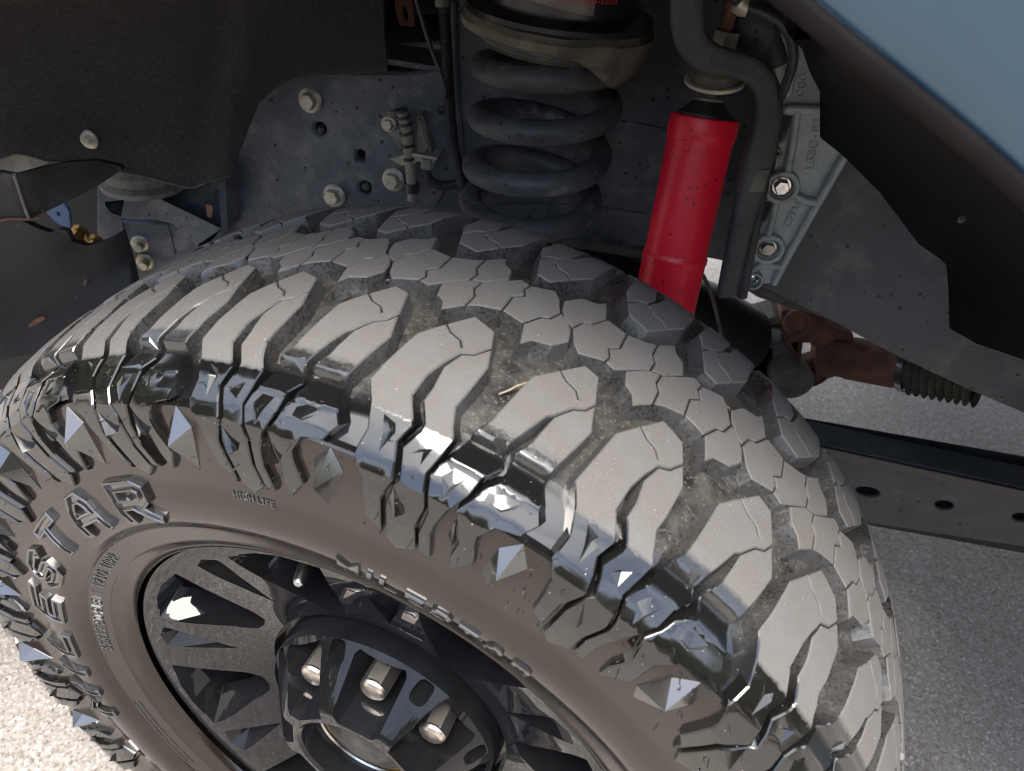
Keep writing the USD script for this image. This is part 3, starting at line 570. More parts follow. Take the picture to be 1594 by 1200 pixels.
barrel_in = rev([(.2265, -.14), (.2265, .085), (.2284, .085), (.2284, -.14)], 160)
barrel = rev([(.2285, -.14), (.2285, .095), (.2345, .1150), (.2447, .1160), (.2449, .1255), (.2462, .1245), (.2462, .118), (.236, .112), (.2335, .095), (.2335, -.14)], 160)
rim = obj('rim', w2(disc), 'rim', wheel, 'gloss black eight-spoke rim with facet pockets', smooth=28)
obj('rim_flange', w2(barrel), 'rim', wheel, smooth=30)
obj('rim_barrel', w2(barrel_in), 'barrel', wheel, smooth=30)
hub = group('hub_centre', wheel)
obj('brake_disc', w2(rev([(.05, -.02), (.05, .03), (.165, .03), (.165, .008), (.17, .0), (.17, -.02)], 90)), 'rust', hub, smooth=30)
obj('inner_barrel', w2(rev([(.05, -.12), (.05, -.10), (.232, -.10), (.232, -.12)], 90)), 'dark', hub, smooth=30)
obj('hub_face', w2(rev([(0, .03), (0, .134), (.020, .134), (.026, .131), (.040, .126), (.0455, .122), (.0460, .03)], 64)), 'hubcap', hub, smooth=30)
obj('hub_ring', w2(rev([(.0490, .03), (.0490, .124), (.0505, .1255), (.0542, .124), (.0542, .03)], 90)), 'chrome', hub, smooth=30)
obj('brass_ring', w2(rev([(.0465, .05), (.0465, .1215), (.0487, .122), (.0487, .05)], 90)), 'brass', hub, smooth=30)
for k in range(8):
    s = 131.5 - 45 * k; cx, cz = pol(.08255, s); o = np.array([cx, -.082, HUB[2] + cz]); ax = np.array([0, -1., 0])
    body = lathe([(.0140, 0), (.0140, .006), (.0122, .010)], o, ax, 24); hexp = lathe([(.0134, .008), (.0134, .036), (.0127, .0385), (.0096, .0415), (0, .0425)], o, ax, 6)
    col = lathe([(.0124, .0365), (.0129, .0385), (.0116, .0408), (.0090, .0425), (.004, .0432), (0, .0434)], o, ax, 24)
    obj('lug_nut', cat(body, hexp, col), 'lugnut', wheel, smooth=20)
vb = np.array([.197 * math.cos(math.radians(113)), -.072, HUB[2] + .197 * math.sin(math.radians(113))]); vt = np.array([.184 * math.cos(math.radians(112)), -.111, HUB[2] + .184 * math.sin(math.radians(112))]); vd = vt - vb; vl = np.linalg.norm(vd)
vs = group('valve_stem', wheel)
obj('stem', lathe([(0.0, -.01), (.0062, -.01), (.0058, vl * .5), (.0048, vl * .52), (.0046, vl * .6)], vb, vd, 20), 'hose', vs)
cp = lathe([(.0056, vl * .58), (.0058, vl * .62), (.0056, vl * .9), (.0044, vl * .98), (.0024, vl * 1.02), (0, vl * 1.03)], vb, vd, 28)
obj('valve_cap', cp, 'chrome', vs, smooth=20)

# ================================================================== BODY
ARC = 0.632; NF = -0.150
def arc_pts(R, a0, a1, n): return [(R * math.cos(t), 0.445 + R * math.sin(t)) for t in np.radians(np.linspace(a0, a1, n))]
fender = group('fender', truck, 'blue painted fender curving over the wheel')
def grid(P, flip=False):
    a_, b_ = P.shape[:2]; i, j = np.meshgrid(np.arange(a_ - 1), np.arange(b_ - 1), indexing='ij'); k = (i * b_ + j).ravel()
    f = np.vstack([np.stack([k, k + b_, k + b_ + 1], 1), np.stack([k, k + b_ + 1, k + 1], 1)])
    return tm(P.reshape(-1, 3), f[:, ::-1] if flip else f)
def shell(P, off):
    """a grid surface with thickness"""
    a = grid(P); b = grid(P + off, True); A_, B_ = P.shape[:2]; m = A_ * B_
    e = [i * B_ for i in range(A_)]; e2 = [i * B_ + B_ - 1 for i in range(A_)]; e3 = list(range(B_)); e4 = [(A_ - 1) * B_ + j for j in range(B_)]
    f = [a.faces, b.faces + m]
    for q in (e, e2, e3, e4):
        q = np.array(q); f += [np.stack([q[:-1], q[1:], q[1:] + m], 1), np.stack([q[:-1], q[1:] + m, q[:-1] + m], 1)]
    return tm(np.vstack([a.vertices, b.vertices]), np.vstack(f))
LIP = spline([(-.85, .40), (-.80, .62), (-.66, .86), (-.45, 1.02), (-.22, 1.105), (0, 1.125), (.07, 1.1035), (.132, 1.073), (.180, 1.0495), (.215, 1.0325), (.253, 1.0125), (.33, .965), (.43, .87), (.52, .74), (.58, .58), (.60, .40)], 150)
_t = np.gradient(LIP, axis=0); _t /= np.linalg.norm(_t, axis=1, keepdims=True); LN = np.stack([-_t[:, 1], _t[:, 0]], 1)
def lip_at(d, n): 
    q = LIP + LN * d; return np.stack([VP(u, n, z_) for u, z_ in q])
prof_ = [(.0095, .010), (.0095, .003), (.013, .0), (.024, -.004), (.04, -.010), (.07, -.018), (.11, -.024), (.17, -.027), (.25, -.024), (.33, -.014)]
Pg = np.stack([lip_at(d, NF + n) for d, n in prof_], 1)
obj('fender_skin', shell(Pg, NA * .003), 'blue', fender, smooth=40)
lipP = np.stack([lip_at(d, NF + n) for d, n in ((.0093, .0065), (.0093, .0015), (.007, .0), (.004, .0005), (.001, .004), (.0, .010), (.001, .022), (.006, .030))], 1)
obj('fender_lip', shell(lipP, NA * .0015), 'lip', fender, 'brown-grey inner lip of the wheel arch', smooth=40)
# roof of the wheel well and cab floor behind it: they shade the well as on the real truck
def slab(u0, u1, n0, n1, z0, z1):
    b = trimesh.creation.box((u1 - u0, n1 - n0, z1 - z0)); b.apply_translation(((u0 + u1) / 2, (n0 + n1) / 2, (z0 + z1) / 2))
    b.vertices = np.array(b.vertices) @ np.stack([UA, NA, ZA]); return b
obj('engine_bay', cat(slab(-1.0, 1.0, NF + .02, 1.75, 1.16, 1.60)), 'dark', truck, smooth=False)
obj('cab_floor', slab(.80, 3.2, NF + .02, 1.75, .47, 1.9), 'dark', truck, smooth=False)

# ---- felt liners
def patch(pts, t=.004, n_axis=True, bulge=None, name='patch', cells=26):
    """sheet through survey points (px, py, n): interpolated over a grid, thick"""
    pts = np.array(pts, float); poly = Polygon(pts[:, :2])
    if not poly.is_valid: poly = poly.buffer(0)
    from scipy.interpolate import RBFInterpolator
    f = RBFInterpolator(pts[:, :2], pts[:, 2], kernel='thin_plate_spline', smoothing=1e-6)
    r = rings_of(poly.segmentize(14))[0]; x0, y0, x1, y1 = poly.bounds
    gx, gy = np.meshgrid(np.arange(x0, x1, cells), np.arange(y0, y1, cells)); gp = np.stack([gx.ravel(), gy.ravel()], 1)
    gp = gp[shapely.contains_xy(poly.buffer(-6), gp[:, 0], gp[:, 1])]
    P = np.vstack([r, gp]); tri = Delaunay(P).simplices; c = P[tri].mean(1); tri = tri[shapely.contains_xy(poly, c[:, 0], c[:, 1])]
    n = f(P); n = np.clip(n, pts[:, 2].min() - .03, pts[:, 2].max() + .03)
    if bulge is not None: n = n + bulge(P)
    V = np.array([on(px, py, q) for (px, py), q in zip(P, n)]); ar = cross2(P[tri[:, 1]] - P[tri[:, 0]], P[tri[:, 2]] - P[tri[:, 0]])
    tri = np.where(ar[:, None] < 0, tri, tri[:, ::-1]); m = len(P); k = len(r); i = np.arange(k); j = np.roll(i, -1)
    back = V + NA * t
    return outward_free(tm(np.vstack([V, back]), np.vstack([tri, tri[:, ::-1] + m, np.stack([i, j, m + j], 1), np.stack([i, m + j, m + i], 1)]))), V[:k]
def outward_free(m): return m
ll = group('wheel_well_liner', truck, 'black felt wheel well liner ahead of the spring')
fold = lambda P: -.020 * np.exp(-((P[:, 0] - (392 - .20 * P[:, 1])) / 26) ** 2) + .012 * np.exp(-((P[:, 0] - (350 - .10 * P[:, 1])) / 30) ** 2)
lm, lr = patch([(-60, -60, .22), (300, -60, .27), (594, -60, .35), (598, 60, .37), (603, 111, .385), (560, 115, .38), (500, 117, .37), (460, 121, .36), (425, 140, .35), (400, 163, .345), (385, 200, .34), (370, 240, .335), (362, 272, .33), (338, 276, .325), (300, 292, .315), (270, 286, .31), (230, 275, .30), (190, 266, .29), (130, 254, .28), (75, 250, .265), (40, 240, .255), (25, 238, .25), (0, 246, .245), (-60, 250, .23)], .005, bulge=fold)
obj('felt_sheet', lm, 'felt', ll, smooth=50)
obj('frayed_edge', tube([p - NA * .0005 for p in lr[60:130:1]] if False else [on(a, b, q) for a, b, q in ((0, 247, .246), (25, 239, .25), (40, 241, .255), (75, 251, .265), (130, 255, .28), (190, 267, .29), (230, 276, .30), (270, 287, .31), (300, 293, .315), (338, 277, .325), (362, 273, .33))], .0011, 6), 'feltedge', ll, smooth=60)
def push_pin(px, py, n, r):
    o = on(px, py, n); s = pxm(px, py, n) * r; return cat(lathe([(0, 0), (s, 0), (s * .97, s * .18), (s * .55, s * .34), (s * .42, s * .30), (0, s * .30)], o, -NA, 30), lathe([(s * .36, s * .28), (s * .36, s * .55), (0, s * .55)], o, -NA, 6))
obj('liner_fastener', push_pin(139, 216, .278, 15.5), 'zinc', ll, 'pale round fastener on the felt', smooth=25)
rl = group('wheel_well_liner', truck, 'black felt wheel well liner behind the fender lip')
lm, lr = patch([(1150, -60, .0), (1205, 0, .04), (1228, 55, .10), (1250, 78, .16), (1262, 115, .20), (1278, 145, .22), (1278, 215, .25), (1312, 242, .26), (1370, 300, .27), (1430, 380, .28), (1462, 402, .28), (1475, 414, .28), (1479, 460, .27), (1480, 512, .25), (1520, 535, .2), (1594, 560, .1), (1680, 590, .0), (1690, 380, -.11), (1594, 305, -.11), (1500, 228, -.115), (1400, 152, -.115), (1300, 80, -.115), (1200, 2, -.115)], .005)
obj('felt_sheet', lm, 'felt2', rl, smooth=50)
for px, py, n in ((1327, 139, .06), (1497, 341, .05)):
    obj('liner_fastener', push_pin(px, py, n - .004, 6.5), 'hose', rl, smooth=25)
# ---- plastic splash shield
sh = plate([(1290, 225), (1620, 225), (1620, 655), (1594, 643), (1500, 603), (1400, 556), (1300, 502), (1240, 473), (1185, 447), (1205, 428)], .372, .004, .001)
obj('splash_shield', sh, 'shield', truck, 'smooth blue-black plastic splash shield with tiny dark dots')

# ---- frame rail, tower behind the spring
fr = group('frame_rail', truck, 'dusty blue-grey steel frame rail')
NFR = .43
holes = [hole(561, 243, 7, 8.5, NFR, True), hole(498, 201, 10, 11, NFR), hole(568, 293, 10, 11.5, NFR), hole(617, 262, 0.1, .1, NFR)]
obj('rail_face', plate([(150, 60), (560, 113), (640, 113), (700, 104), (704, -80), (1260, -80), (1260, 440), (1180, 418), (1100, 402), (1000, 386), (905, 376), (600, 352), (330, 420), (150, 470)], NFR, .012, .003, holes[:3], 0), 'frame', fr)
obj('rail_back', slab(-.75, .60, NFR + .07, NFR + .075, .66, .835), 'dark', fr, smooth=False)
obj('rail_top', slab(-.60, -.085, NFR + .003, NFR + .072, .862, .868), 'frame', fr, smooth=False)
def bar(path, r, n, **k): return tube([on(a, b, n) for a, b in path], r, **k)
for pth in ([(955, 188), (1000, 195), (1045, 204)], [(915, 320), (960, 327), (1005, 334)], [(700, 330), (800, 318), (915, 320)]):
    obj('weld_seam', bar(pth, .0022, NFR, sides=8), 'frame', fr, smooth=60)
obj('rail_rib', bar([(703, 0), (706, 100), (716, 240), (724, 320)], .007, NFR, sides=10), 'frame', fr, smooth=60)
for i_, (px, py, r, n) in enumerate(((484, 156, 19, NFR - .001), (521, 304, 18, NFR - .001), (606, 193, 12.5, NFR - .014), (613, 279, 18, NFR - .014))):
    obj('frame_bolt', hexhead(px, py, n, r, -NA + .12 * ZA - .05 * UA), 'zinc', fr, 'yellowed zinc hex flange bolt')
for px, py, r in ((500, 203, 7), (570, 291, 8), (688, 172, 9)):
    obj('plug', lathe([(0, -.012), (r * pxm(px, py, NFR), -.012), (r * pxm(px, py, NFR), -.002), (r * .7 * pxm(px, py, NFR), .002), (0, .003)], on(px, py, NFR), -NA, 18), 'hose', fr)
# front end of the rail, cup bracket, crossmember
cb = group('front_crossmember', truck, 'blue-grey stamped bracket with a round cup')
cup = plate([(154, 308), (158, 322), (168, 336), (190, 344), (240, 345), (262, 350), (285, 364), (303, 384), (318, 400), (352, 360), (346, 270), (290, 286), (240, 300), (190, 304)], .385, .09, .006, rnd=.004)
obj('cup_bracket', cup, 'frame', cb)
o = on(222, 277, .40); s = pxm(226, 291, .40)
obj('mount_cushion', lathe([(0, .026), (44 * s, .026), (56 * s, .016), (58 * s, .006), (54 * s, .003), (62 * s, -.002), (62 * s, -.008), (0, -.008)], o, ZA, 40), 'oldsteel', cb, 'worn round rubber cushion in the cup')
obj('web_plate', plate([(184, 344), (300, 350), (330, 395), (290, 450), (212, 470), (196, 400)], .425, .02, .003), 'frame', cb)
for pth in ([(190, 346), (201, 395), (209, 440)], [(262, 352), (267, 372), (272, 395)]): obj('weld_seam', bar(pth, .002, .425, sides=8), 'frame', cb, smooth=60)
for px, py in ((219, 379), (227, 407)): obj('frame_bolt', hexhead(px, py, .424, 14, -NA + .25 * UA, .75, 1.1, sides=20), 'zinc', cb, 'pale flanged bolt')
obj('rust_patch', plate([(320, 318), (331, 320), (330, 338), (322, 338)], .3846, .0008, .0003, rnd=.002), 'rust', cb)
bb = group('bumper_bracket', truck, 'chipped black bracket under the felt with a rusty lower edge')
def bend(P): return np.stack([P], 0)
bmesh, br = patch([(-60, 262, .16), (0, 268, .175), (20, 272, .168), (60, 262, .19), (110, 252, .215), (150, 250, .235), (185, 258, .25), (190, 264, .25), (150, 291, .24), (100, 316, .225), (70, 330, .215), (45, 341, .20), (20, 340, .195), (0, 343, .19), (-60, 350, .17)], .006)
obj('bracket_face', bmesh, 'blackpaint', bb, smooth=40)
obj('scraped_edge', tube(spline([on(a, b, q - .001) for a, b, q in ((-40, 349, .175), (0, 343, .19), (20, 340, .195), (45, 341, .20), (70, 330, .215))], 24), np.linspace(.0026, .0012, 24), 8), 'rust', bb, smooth=60)
obj('weld_bead', tube(spline([on(a, b, q - .002) for a, b, q in ((22, 272, .168), (28, 290, .18), (36, 315, .19), (45, 340, .20))], 24), .0017, 8), 'oldsteel', bb, smooth=60)
obj('bracket_back', plate([(-60, 225), (60, 225), (85, 250), (20, 275), (-60, 275)], .30, .004, .001), 'oldsteel', bb)
fx = group('front_axle_arm', truck, 'dark stamped steel arm with rust scabs at the left')
am, ar_ = patch([(-60, 350, .27), (0, 348, .28), (28, 341, .285), (60, 356, .29), (78, 362, .295), (92, 356, .30), (104, 360, .30), (112, 376, .31), (132, 382, .32), (146, 381, .325), (166, 374, .33), (190, 360, .34), (205, 410, .35), (214, 450, .34), (150, 500, .30), (90, 545, .27), (40, 552, .26), (0, 562, .25), (-60, 575, .24)], .008,
      bulge=lambda P: .010 * np.sin(P[:, 0] / 52. + .6) * np.sin(P[:, 1] / 60.))
obj('arm_shell', am, 'blackpaint', fx, smooth=50)
for pts in ([(44, 506), (52, 498), (68, 492), (70, 497), (56, 505), (46, 511)], [(128, 442), (133, 434), (136, 436), (132, 444)]):
    pm, _ = patch([(a, b, .262 + (a / 214) * .07) for a, b in pts], .002); obj('rust_scab', pm, 'rust', fx, smooth=50)
for px, py in ((126, 358), (151, 373)):
    o = on(px, py, .40); s = pxm(px, py, .40)
    obj('brass_fitting', lathe([(0, 0), (13 * s, 0), (13 * s, 8 * s), (10 * s, 9 * s), (10 * s, 14 * s), (12 * s, 15 * s), (12 * s, 24 * s), (6 * s, 26 * s), (0, 26 * s)], o, -NA - .4 * ZA, 10), 'brass', fx, 'dull brass fitting in the shadow')
obj('blue_bracket', plate([(68, 328), (100, 316), (108, 330), (110, 352), (106, 360), (85, 345)], .42, .004, .001, [hole(91, 333, 2.5, 3.5, .42)]), 'bluebit', fx)

# ---- coil spring
spr = group('coil_spring', truck, 'dark grey coil spring behind the tyre')
SU, SN, SR, SWr = .027, .335, .0665, .0125
def zfront(px, py): return float(uz(px, py, SN - SR)[1])
zz = [zfront(842, 124), zfront(836, 207), zfront(822, 288)]
phi = np.linspace(-np.pi / 2 - 6.6 * np.pi, -np.pi / 2 + 1.0 * np.pi, 560)
zk = np.interp((phi + np.pi / 2) / (2 * np.pi), [-3, -2, -1, 0, .35, .5], [zz[2] - (zz[0] - zz[2]) / 2, zz[2], zz[1], zz[0], zz[0] + .012, zz[0] + .014])
uu = np.array([uz(842, 124, SN - SR)[0], uz(836, 207, SN - SR)[0], uz(822, 288, SN - SR)[0]])
uk = np.interp(zk, [zz[2], zz[1], zz[0]], [uu[2], uu[1], uu[0]])
obj('spring_wire', tube([VP(u0 + SR * math.cos(p), SN + SR * math.sin(p), z0) for u0, p, z0 in zip(uk, phi, zk)], SWr, 18), 'spring', spr, smooth=60)
seat = group('spring_seat', truck, 'aged rubber spring isolator under a black spacer')
S0 = VP(uu[0] + .004, SN, 0)
def at_px(px, py): return zfront(px, py)
zs = {k: zfront(850, k) for k in (0, 20, 52, 62, 78, 100)}
def zr(py, r, px=860): return float(uz(px, py, SN - r)[1])
tiltaxis = ZA - .035 * UA
O = S0 + ZA * 0
obj('spacer_cylinder', lathe([(.072, zr(34, .072)), (.0735, zr(20, .072)), (.0735, 1.06), (0, 1.06)], O, ZA, 64), 'blackgloss', seat, smooth=40)
obj('spacer_flange', lathe([(.060, zr(58, .090)), (.0885, zr(62, .090)), (.0905, zr(54, .090)), (.0900, zr(46, .090)), (.078, zr(40, .090)), (.070, zr(40, .09))], O, ZA, 64), 'blackgloss', seat, smooth=30)
iso = []
segs = 72; aI = np.linspace(0, 2 * np.pi, segs, endpoint=False)
zt = zr(60, .090); zb = zr(78, .090); PI = []
for t in aI:
    lobe = math.exp(-((((t - math.radians(-38)) + np.pi) % (2 * np.pi) - np.pi) / .42) ** 2)
    wob = .0012 * math.sin(5 * t) + .0008 * math.sin(11 * t + 1)
    PI.append([(r, z_) for r, z_ in ((.074, zt + .004), (.088, zt + .003 + wob), (.0925, zt - .004 + wob), (.0935 + .002 * lobe, (zt + zb) / 2), (.0925 - .004 * lobe, zb - .002 - .026 * lobe + wob), (.088 - .004 * lobe, zb - .005 - .030 * lobe), (.074, zb - .004 - .020 * lobe))])
PI = np.array(PI); Vi = np.array([[O + UA * r * math.cos(t) + NA * r * math.sin(t) + ZA * z_ for r, z_ in row] for t, row in zip(aI, PI)])
def closed(Vi):
    a_, b_ = Vi.shape[:2]; f = []
    for i in range(a_):
        for j in range(b_):
            q = (i * b_ + j, ((i + 1) % a_) * b_ + j, ((i + 1) % a_) * b_ + (j + 1) % b_, i * b_ + (j + 1) % b_); f += [(q[0], q[1], q[2]), (q[0], q[2], q[3])]
    return outward(tm(Vi.reshape(-1, 3), f))
obj('isolator_ring', closed(Vi), 'isolator', seat, 'brown aged rubber ring with a drooping lobe', smooth=45)
obj('seat_cup', lathe([(.05, zb), (.0815, zb), (.0815, zr(90, .082)), (.078, zr(95, .082)), (.05, zr(95, .082))], O, ZA, 64), 'frame', seat, smooth=30)
obj('lower_isolator', lathe([(.05, zr(92, .074)), (.0725, zr(92, .074)), (.0735, zr(97, .074)), (.0705, zr(100, .074)), (.0725, zr(103, .074)), (.066, zr(107, .074)), (.05, zr(107, .074))], O, ZA, 64), 'isolator', seat, smooth=30)
# printed sticker wrapped round the spacer
def on_cyl(u_arc, z_, r):
    a = u_arc / r; return O + UA * (r * np.sin(a))[:, None] - NA * (r * np.cos(a))[:, None] + ZA * np.asarray(z_)[:, None]
def wrap(m, a0, z0, r):
    v = np.array(m.vertices); return tm(on_cyl(a0 + v[:, 0], z0 + v[:, 1], r + v[:, 2]), m.faces)
gs = np.stack(np.meshgrid(np.linspace(-.030, .036, 16), np.linspace(0, .05, 3), indexing='ij'), -1)
zst = zr(14, .0735, 880)
stk = np.array([[on_cyl(np.array([p[0]]), np.array([zst + p[1] - .12 * (p[0])]), .0742)[0] for p in row] for row in gs])
obj('printed_sticker', shell(stk, NA * .0003), 'stickerclear', seat, 'sticker with red and white print', smooth=40)
st = meshkit.text_mesh('130-A-P-550-51101', .0042, .0003, True); obj('sticker_text', wrap(st, -.004, zst + .006, .0748), 'stickerred', seat, smooth=False)

# ---- shock absorber in its red boot
sk = group('shock_absorber', truck, 'shock absorber in a bright red boot')
st_, sb_ = on(1098, 180, .285), on(1024, 520, .235)
ax = sb_ - st_; Ls = np.linalg.norm(ax); rs = 56 * pxm(1098, 180, .285) * .97
obj('red_boot', lathe([(rs * .78, .006), (rs * .86, .0), (rs * .97, .001), (rs, .004), (rs, .016), (rs * .975, .018), (rs * .975, .0215), (rs * .945, .022), (rs * .945, Ls * .585), (rs * .985, Ls * .60), (rs * 1.0, Ls * .61), (rs * 1.0, Ls * .625), (rs * .975, Ls * .632), (rs * .985, Ls), (rs * .8, Ls)], st_, ax, 72), 'red', sk, 'bright red plastic boot', smooth=35)
obj('boot_tab', lathe([(rs * .98, .016), (rs * 1.005, .0165), (rs * 1.005, .030), (rs * .95, .032)], st_, ax, 6, a0=2.0, a1=2.12), 'red', sk)
d_ = -ax / Ls
obj('cone_bushing', lathe([(rs * .80, -.01), (rs * .78, .002), (rs * .64, .005), (rs * .46, .012), (rs * .34, .014), (0, .014)], st_, d_, 40), 'hose', sk, 'grey rubber cone bushing', smooth=35)
obj('shaft_nut', cat(lathe([(.014, .013), (.014, .0155), (.007, .0165), (0, .0165)], st_, d_, 28), lathe([(.0092, .0155), (.0092, .0255), (0, .0255)], st_, d_, 6)), 'oldsteel', sk)
obj('shaft', lathe([(.0055, .03), (.0055, .075), (0, .075)], st_, d_, 20), 'oldsteel', sk)
wd = on(1111, 131, .285); wax = ZA - .10 * UA - .12 * NA; s = pxm(1111, 131, .285)
obj('cup_washer', lathe([(0, 0), (40 * s, 0), (46 * s, 3 * s), (46.5 * s, 8 * s), (44 * s, 9 * s), (0, 6 * s)], wd, wax, 48), 'cream', sk, 'cream plated cup washer with rust', smooth=25)
obj('shaft_bushing', lathe([(0, 5 * s), (36 * s, 5 * s), (40 * s, 12 * s), (38 * s, 22 * s), (30 * s, 30 * s), (0, 30 * s)], wd, wax, 40), 'isolator', sk)

# ---- cast bracket arm wrapping over the shock top
armg = group('shock_tower_bracket', truck, 'grey cast bracket bending over the red shock')
pa = [(1069, -60, .27, 27), (1069, 0, .27, 27), (1070, 40, .268, 26), (1080, 70, .266, 24), (1104, 90, .264, 20), (1138, 99, .262, 20), (1170, 110, .262, 22), (1190, 132, .262, 25), (1196, 165, .263, 27), (1189, 210, .266, 23), (1176, 258, .27, 20), (1166, 300, .275, 18), (1152, 360, .28, 17), (1140, 415, .285, 16), (1131, 458, .29, 15)]
sp = spline([on(a, b, q) for a, b, q, r in pa], 90); rrr = np.interp(np.linspace(0, 1, 90), np.linspace(0, 1, len(pa)), [r * pxm(a, b, q) for a, b, q, r in pa])
obj('bracket_arm', tube(sp, rrr * .97, 28, flat=.62, up=NA, sq=5), 'arm', armg, smooth=60)
obj('bracket_pipe', tube(spline([on(a, b, .305) for a, b in ((1190, 275), (1180, 330), (1166, 400), (1155, 462))], 30), .0058, 14), 'arm', armg, smooth=60)
o = on(1172, 276, .272); cl_ = []
obj('tape_band', tube([on(1177, 256, .2695), on(1175, 264, .2705), on(1172, 275, .272), on(1169, 290, .274)], .0132, 28, flat=.68, up=NA, sq=5), 'oldsteel', armg, 'strip of dull tape round the bracket', smooth=60)
obj('tower_bolt', cat(*[lathe([(.0062, .0), (.0066, .0008), (.0062, .0016)], on(1142 - i * .9, 0 + i * 3.4, .30), -ZA, 16) for i in range(14)], tube([on(1146, -20, .30), on(1130, 52, .30)], .0060, 14)), 'rust', armg, 'rusty threaded bolt')
obj('tower_nut', lathe([(.0125, -.008), (.0125, .008), (.010, .010), (0, .010)], on(1130, 62, .30), ZA * -1, 6), 'zinc', armg)
hs = group('brake_hose', truck, 'black hose curving beside the bracket')
obj('hose', tube(spline([on(a, b, q) for a, b, q in ((1135, -10, .22), (1160, 8, .22), (1195, 22, .22), (1222, 42, .225), (1234, 72, .23), (1232, 105, .24), (1222, 135, .25), (1216, 150, .26))], 60), 8.0 * pxm(1222, 42, .225), 14), 'hose', hs, smooth=60)
obj('hose_clip', tube([on(1150, 2, .219), on(1156, 8, .219), on(1163, 8.5, .219)], .0085, 12), 'zinc', hs, smooth=60)
# grey sensor body behind the hose
obj('sensor_body', cat(lathe([(0, -.01), (.020, -.01), (.022, .0), (.018, .012), (.010, .016), (0, .016)], on(1178, 45, .31), -NA - .3 * UA, 20), bar([(1190, 40), (1205, 75), (1212, 100)], .009, .31)), 'arm', truck, 'grey cast body between bolt and hose', smooth=40)

# ---- cast aluminium bracket with ribs, bolts and cast letters
al = group('aluminium_bracket', truck, 'ribbed cast aluminium bracket bolted beside the shield')
NA_ = .335
outl = [(1205, 40), (1262, 40), (1330, 200), (1312, 243), (1290, 280), (1255, 345), (1225, 400), (1210, 430), (1198, 442), (1180, 444), (1168, 438), (1165, 425), (1172, 380), (1180, 320), (1190, 262), (1205, 175)]
obj('bracket_plate', plate(outl, NA_, .016, .002, [hole(1217, 200, 10, 20, NA_, True, -8), hole(1192, 330, 7, 16, NA_, True, -14)], .003), 'alu', al, smooth=25)
def rib(pth, w, h=.008):
    L_ = LineString([uz(a, b, NA_) for a, b in pth]).buffer(w * pxm(1220, 280, NA_), join_style=1, cap_style=1)
    return prism(L_.simplify(2e-4), h + .001, lambda a, b, d: np.stack([a, b, d - h], 1) @ np.stack([UA, ZA, NA]) + NA_ * NA, .0022)
for pth, w in (([(1226, 168), (1290, 170), (1330, 172)], 7), ([(1240, 170), (1232, 230), (1224, 268)], 6), ([(1312, 244), (1272, 315), (1228, 392), (1205, 436)], 6), ([(1235, 300), (1252, 309), (1268, 312)], 6), ([(1208, 312), (1201, 345), (1195, 365)], 5), ([(1168, 420), (1185, 408), (1212, 412)], 5), ([(1240, 60), (1233, 100), (1226, 140)], 7)):
    obj('casting_rib', rib(pth, w), 'alu', al, smooth=25)
for px, py, r in ((1216, 288, 27), (1195, 384, 25), (1172, 433, 15)):
    s = pxm(px, py, NA_); o = on(px, py, NA_)
    obj('bolt_boss', lathe([(r * s, .002), (r * s, .007), (r * .93 * s, .009), (r * .72 * s, .009), (r * .70 * s, .004), (0, .004)], o, -NA, 40), 'alu', al, smooth=25)
for px, py, r in ((1216, 288, 17.5), (1195, 384, 16)): obj('bracket_bolt', hexhead(px, py, NA_ - .004, r, depth=.7), 'chrome', al, 'bright plated hex bolt')
s = pxm(1172, 433, NA_); obj('bracket_bolt', lathe([(0, 0), (9 * s, 0), (9 * s, 4 * s), (5 * s, 6 * s), (4 * s, 3 * s), (0, 3 * s)], on(1172, 433, NA_ - .004), -NA, 24), 'chrome', al)
s = pxm(1209, 237, NA_); obj('roll_pin', lathe([(3 * s, -.002), (3 * s, .004), (8 * s, .004), (8 * s, -.002)], on(1209, 237, NA_), -NA, 20), 'oldsteel', al)
def cast_text(txt, px0, py0, px1, py1, hpx):
    a = uz(px0, py0, NA_); b = uz(px1, py1, NA_); d = (b - a) / np.linalg.norm(b - a); e = np.array([-d[1], d[0]]); t = meshkit.text_mesh(txt, hpx * pxm(px0, py0, NA_), .0012)
    v = np.array(t.vertices); q = a + v[:, :1] * d + v[:, 1:2] * e
    return tm(np.c_[q[:, 0], NA_ - v[:, 2] + .0002, q[:, 1]] @ np.stack([UA, NA, ZA]), t.faces)
obj('cast_lettering', cast_text('L33C-83', 1266, 264, 1282, 175, 13), 'alu', al, smooth=False)
obj('cast_lettering', cast_text('CFFMG', 1229, 354, 1250, 312, 11), 'alu', al, smooth=False)
obj('cast_lettering', cast_text('COO', 1250, 150, 1258, 112, 11), 'alu', al, smooth=False)

# ---- brake line bracket, loom and pipes between liner and spring
bl = group('brake_line_bracket', truck, 'dirty bracket with a banded hose end bolted to the frame')
NB = NFR - .03
obj('hose_sleeve', tube(spline([on(a, b, NB) for a, b in ((625, 172), (630, 190), (634, 215), (637, 245), (640, 275), (642, 312))], 40), 8.5 * pxm(635, 230, NB), 16), 'braid', bl, 'tan fabric hose sleeve', smooth=60)
for i_, (px, py, w) in enumerate(((624, 172, 11), (627, 182, 11), (630, 193, 11), (632, 207, 11), (634, 226, 10), (637, 246, 11), (641, 290, 11.5))):
    a_, b_ = on(px, py - (6 if i_ == 6 else 2.2), NB), on(px + 1, py + (8 if i_ == 6 else 2.2), NB); obj('hose_band', tube([a_, b_], w * pxm(px, py, NB), 18), 'hose', bl, smooth=40)
obj('bracket_strip', plate([(596, 178), (606, 172), (618, 176), (622, 200), (632, 225), (622, 235), (606, 208), (595, 200)], NFR - .012, .004, .001), 'oldsteel', bl)
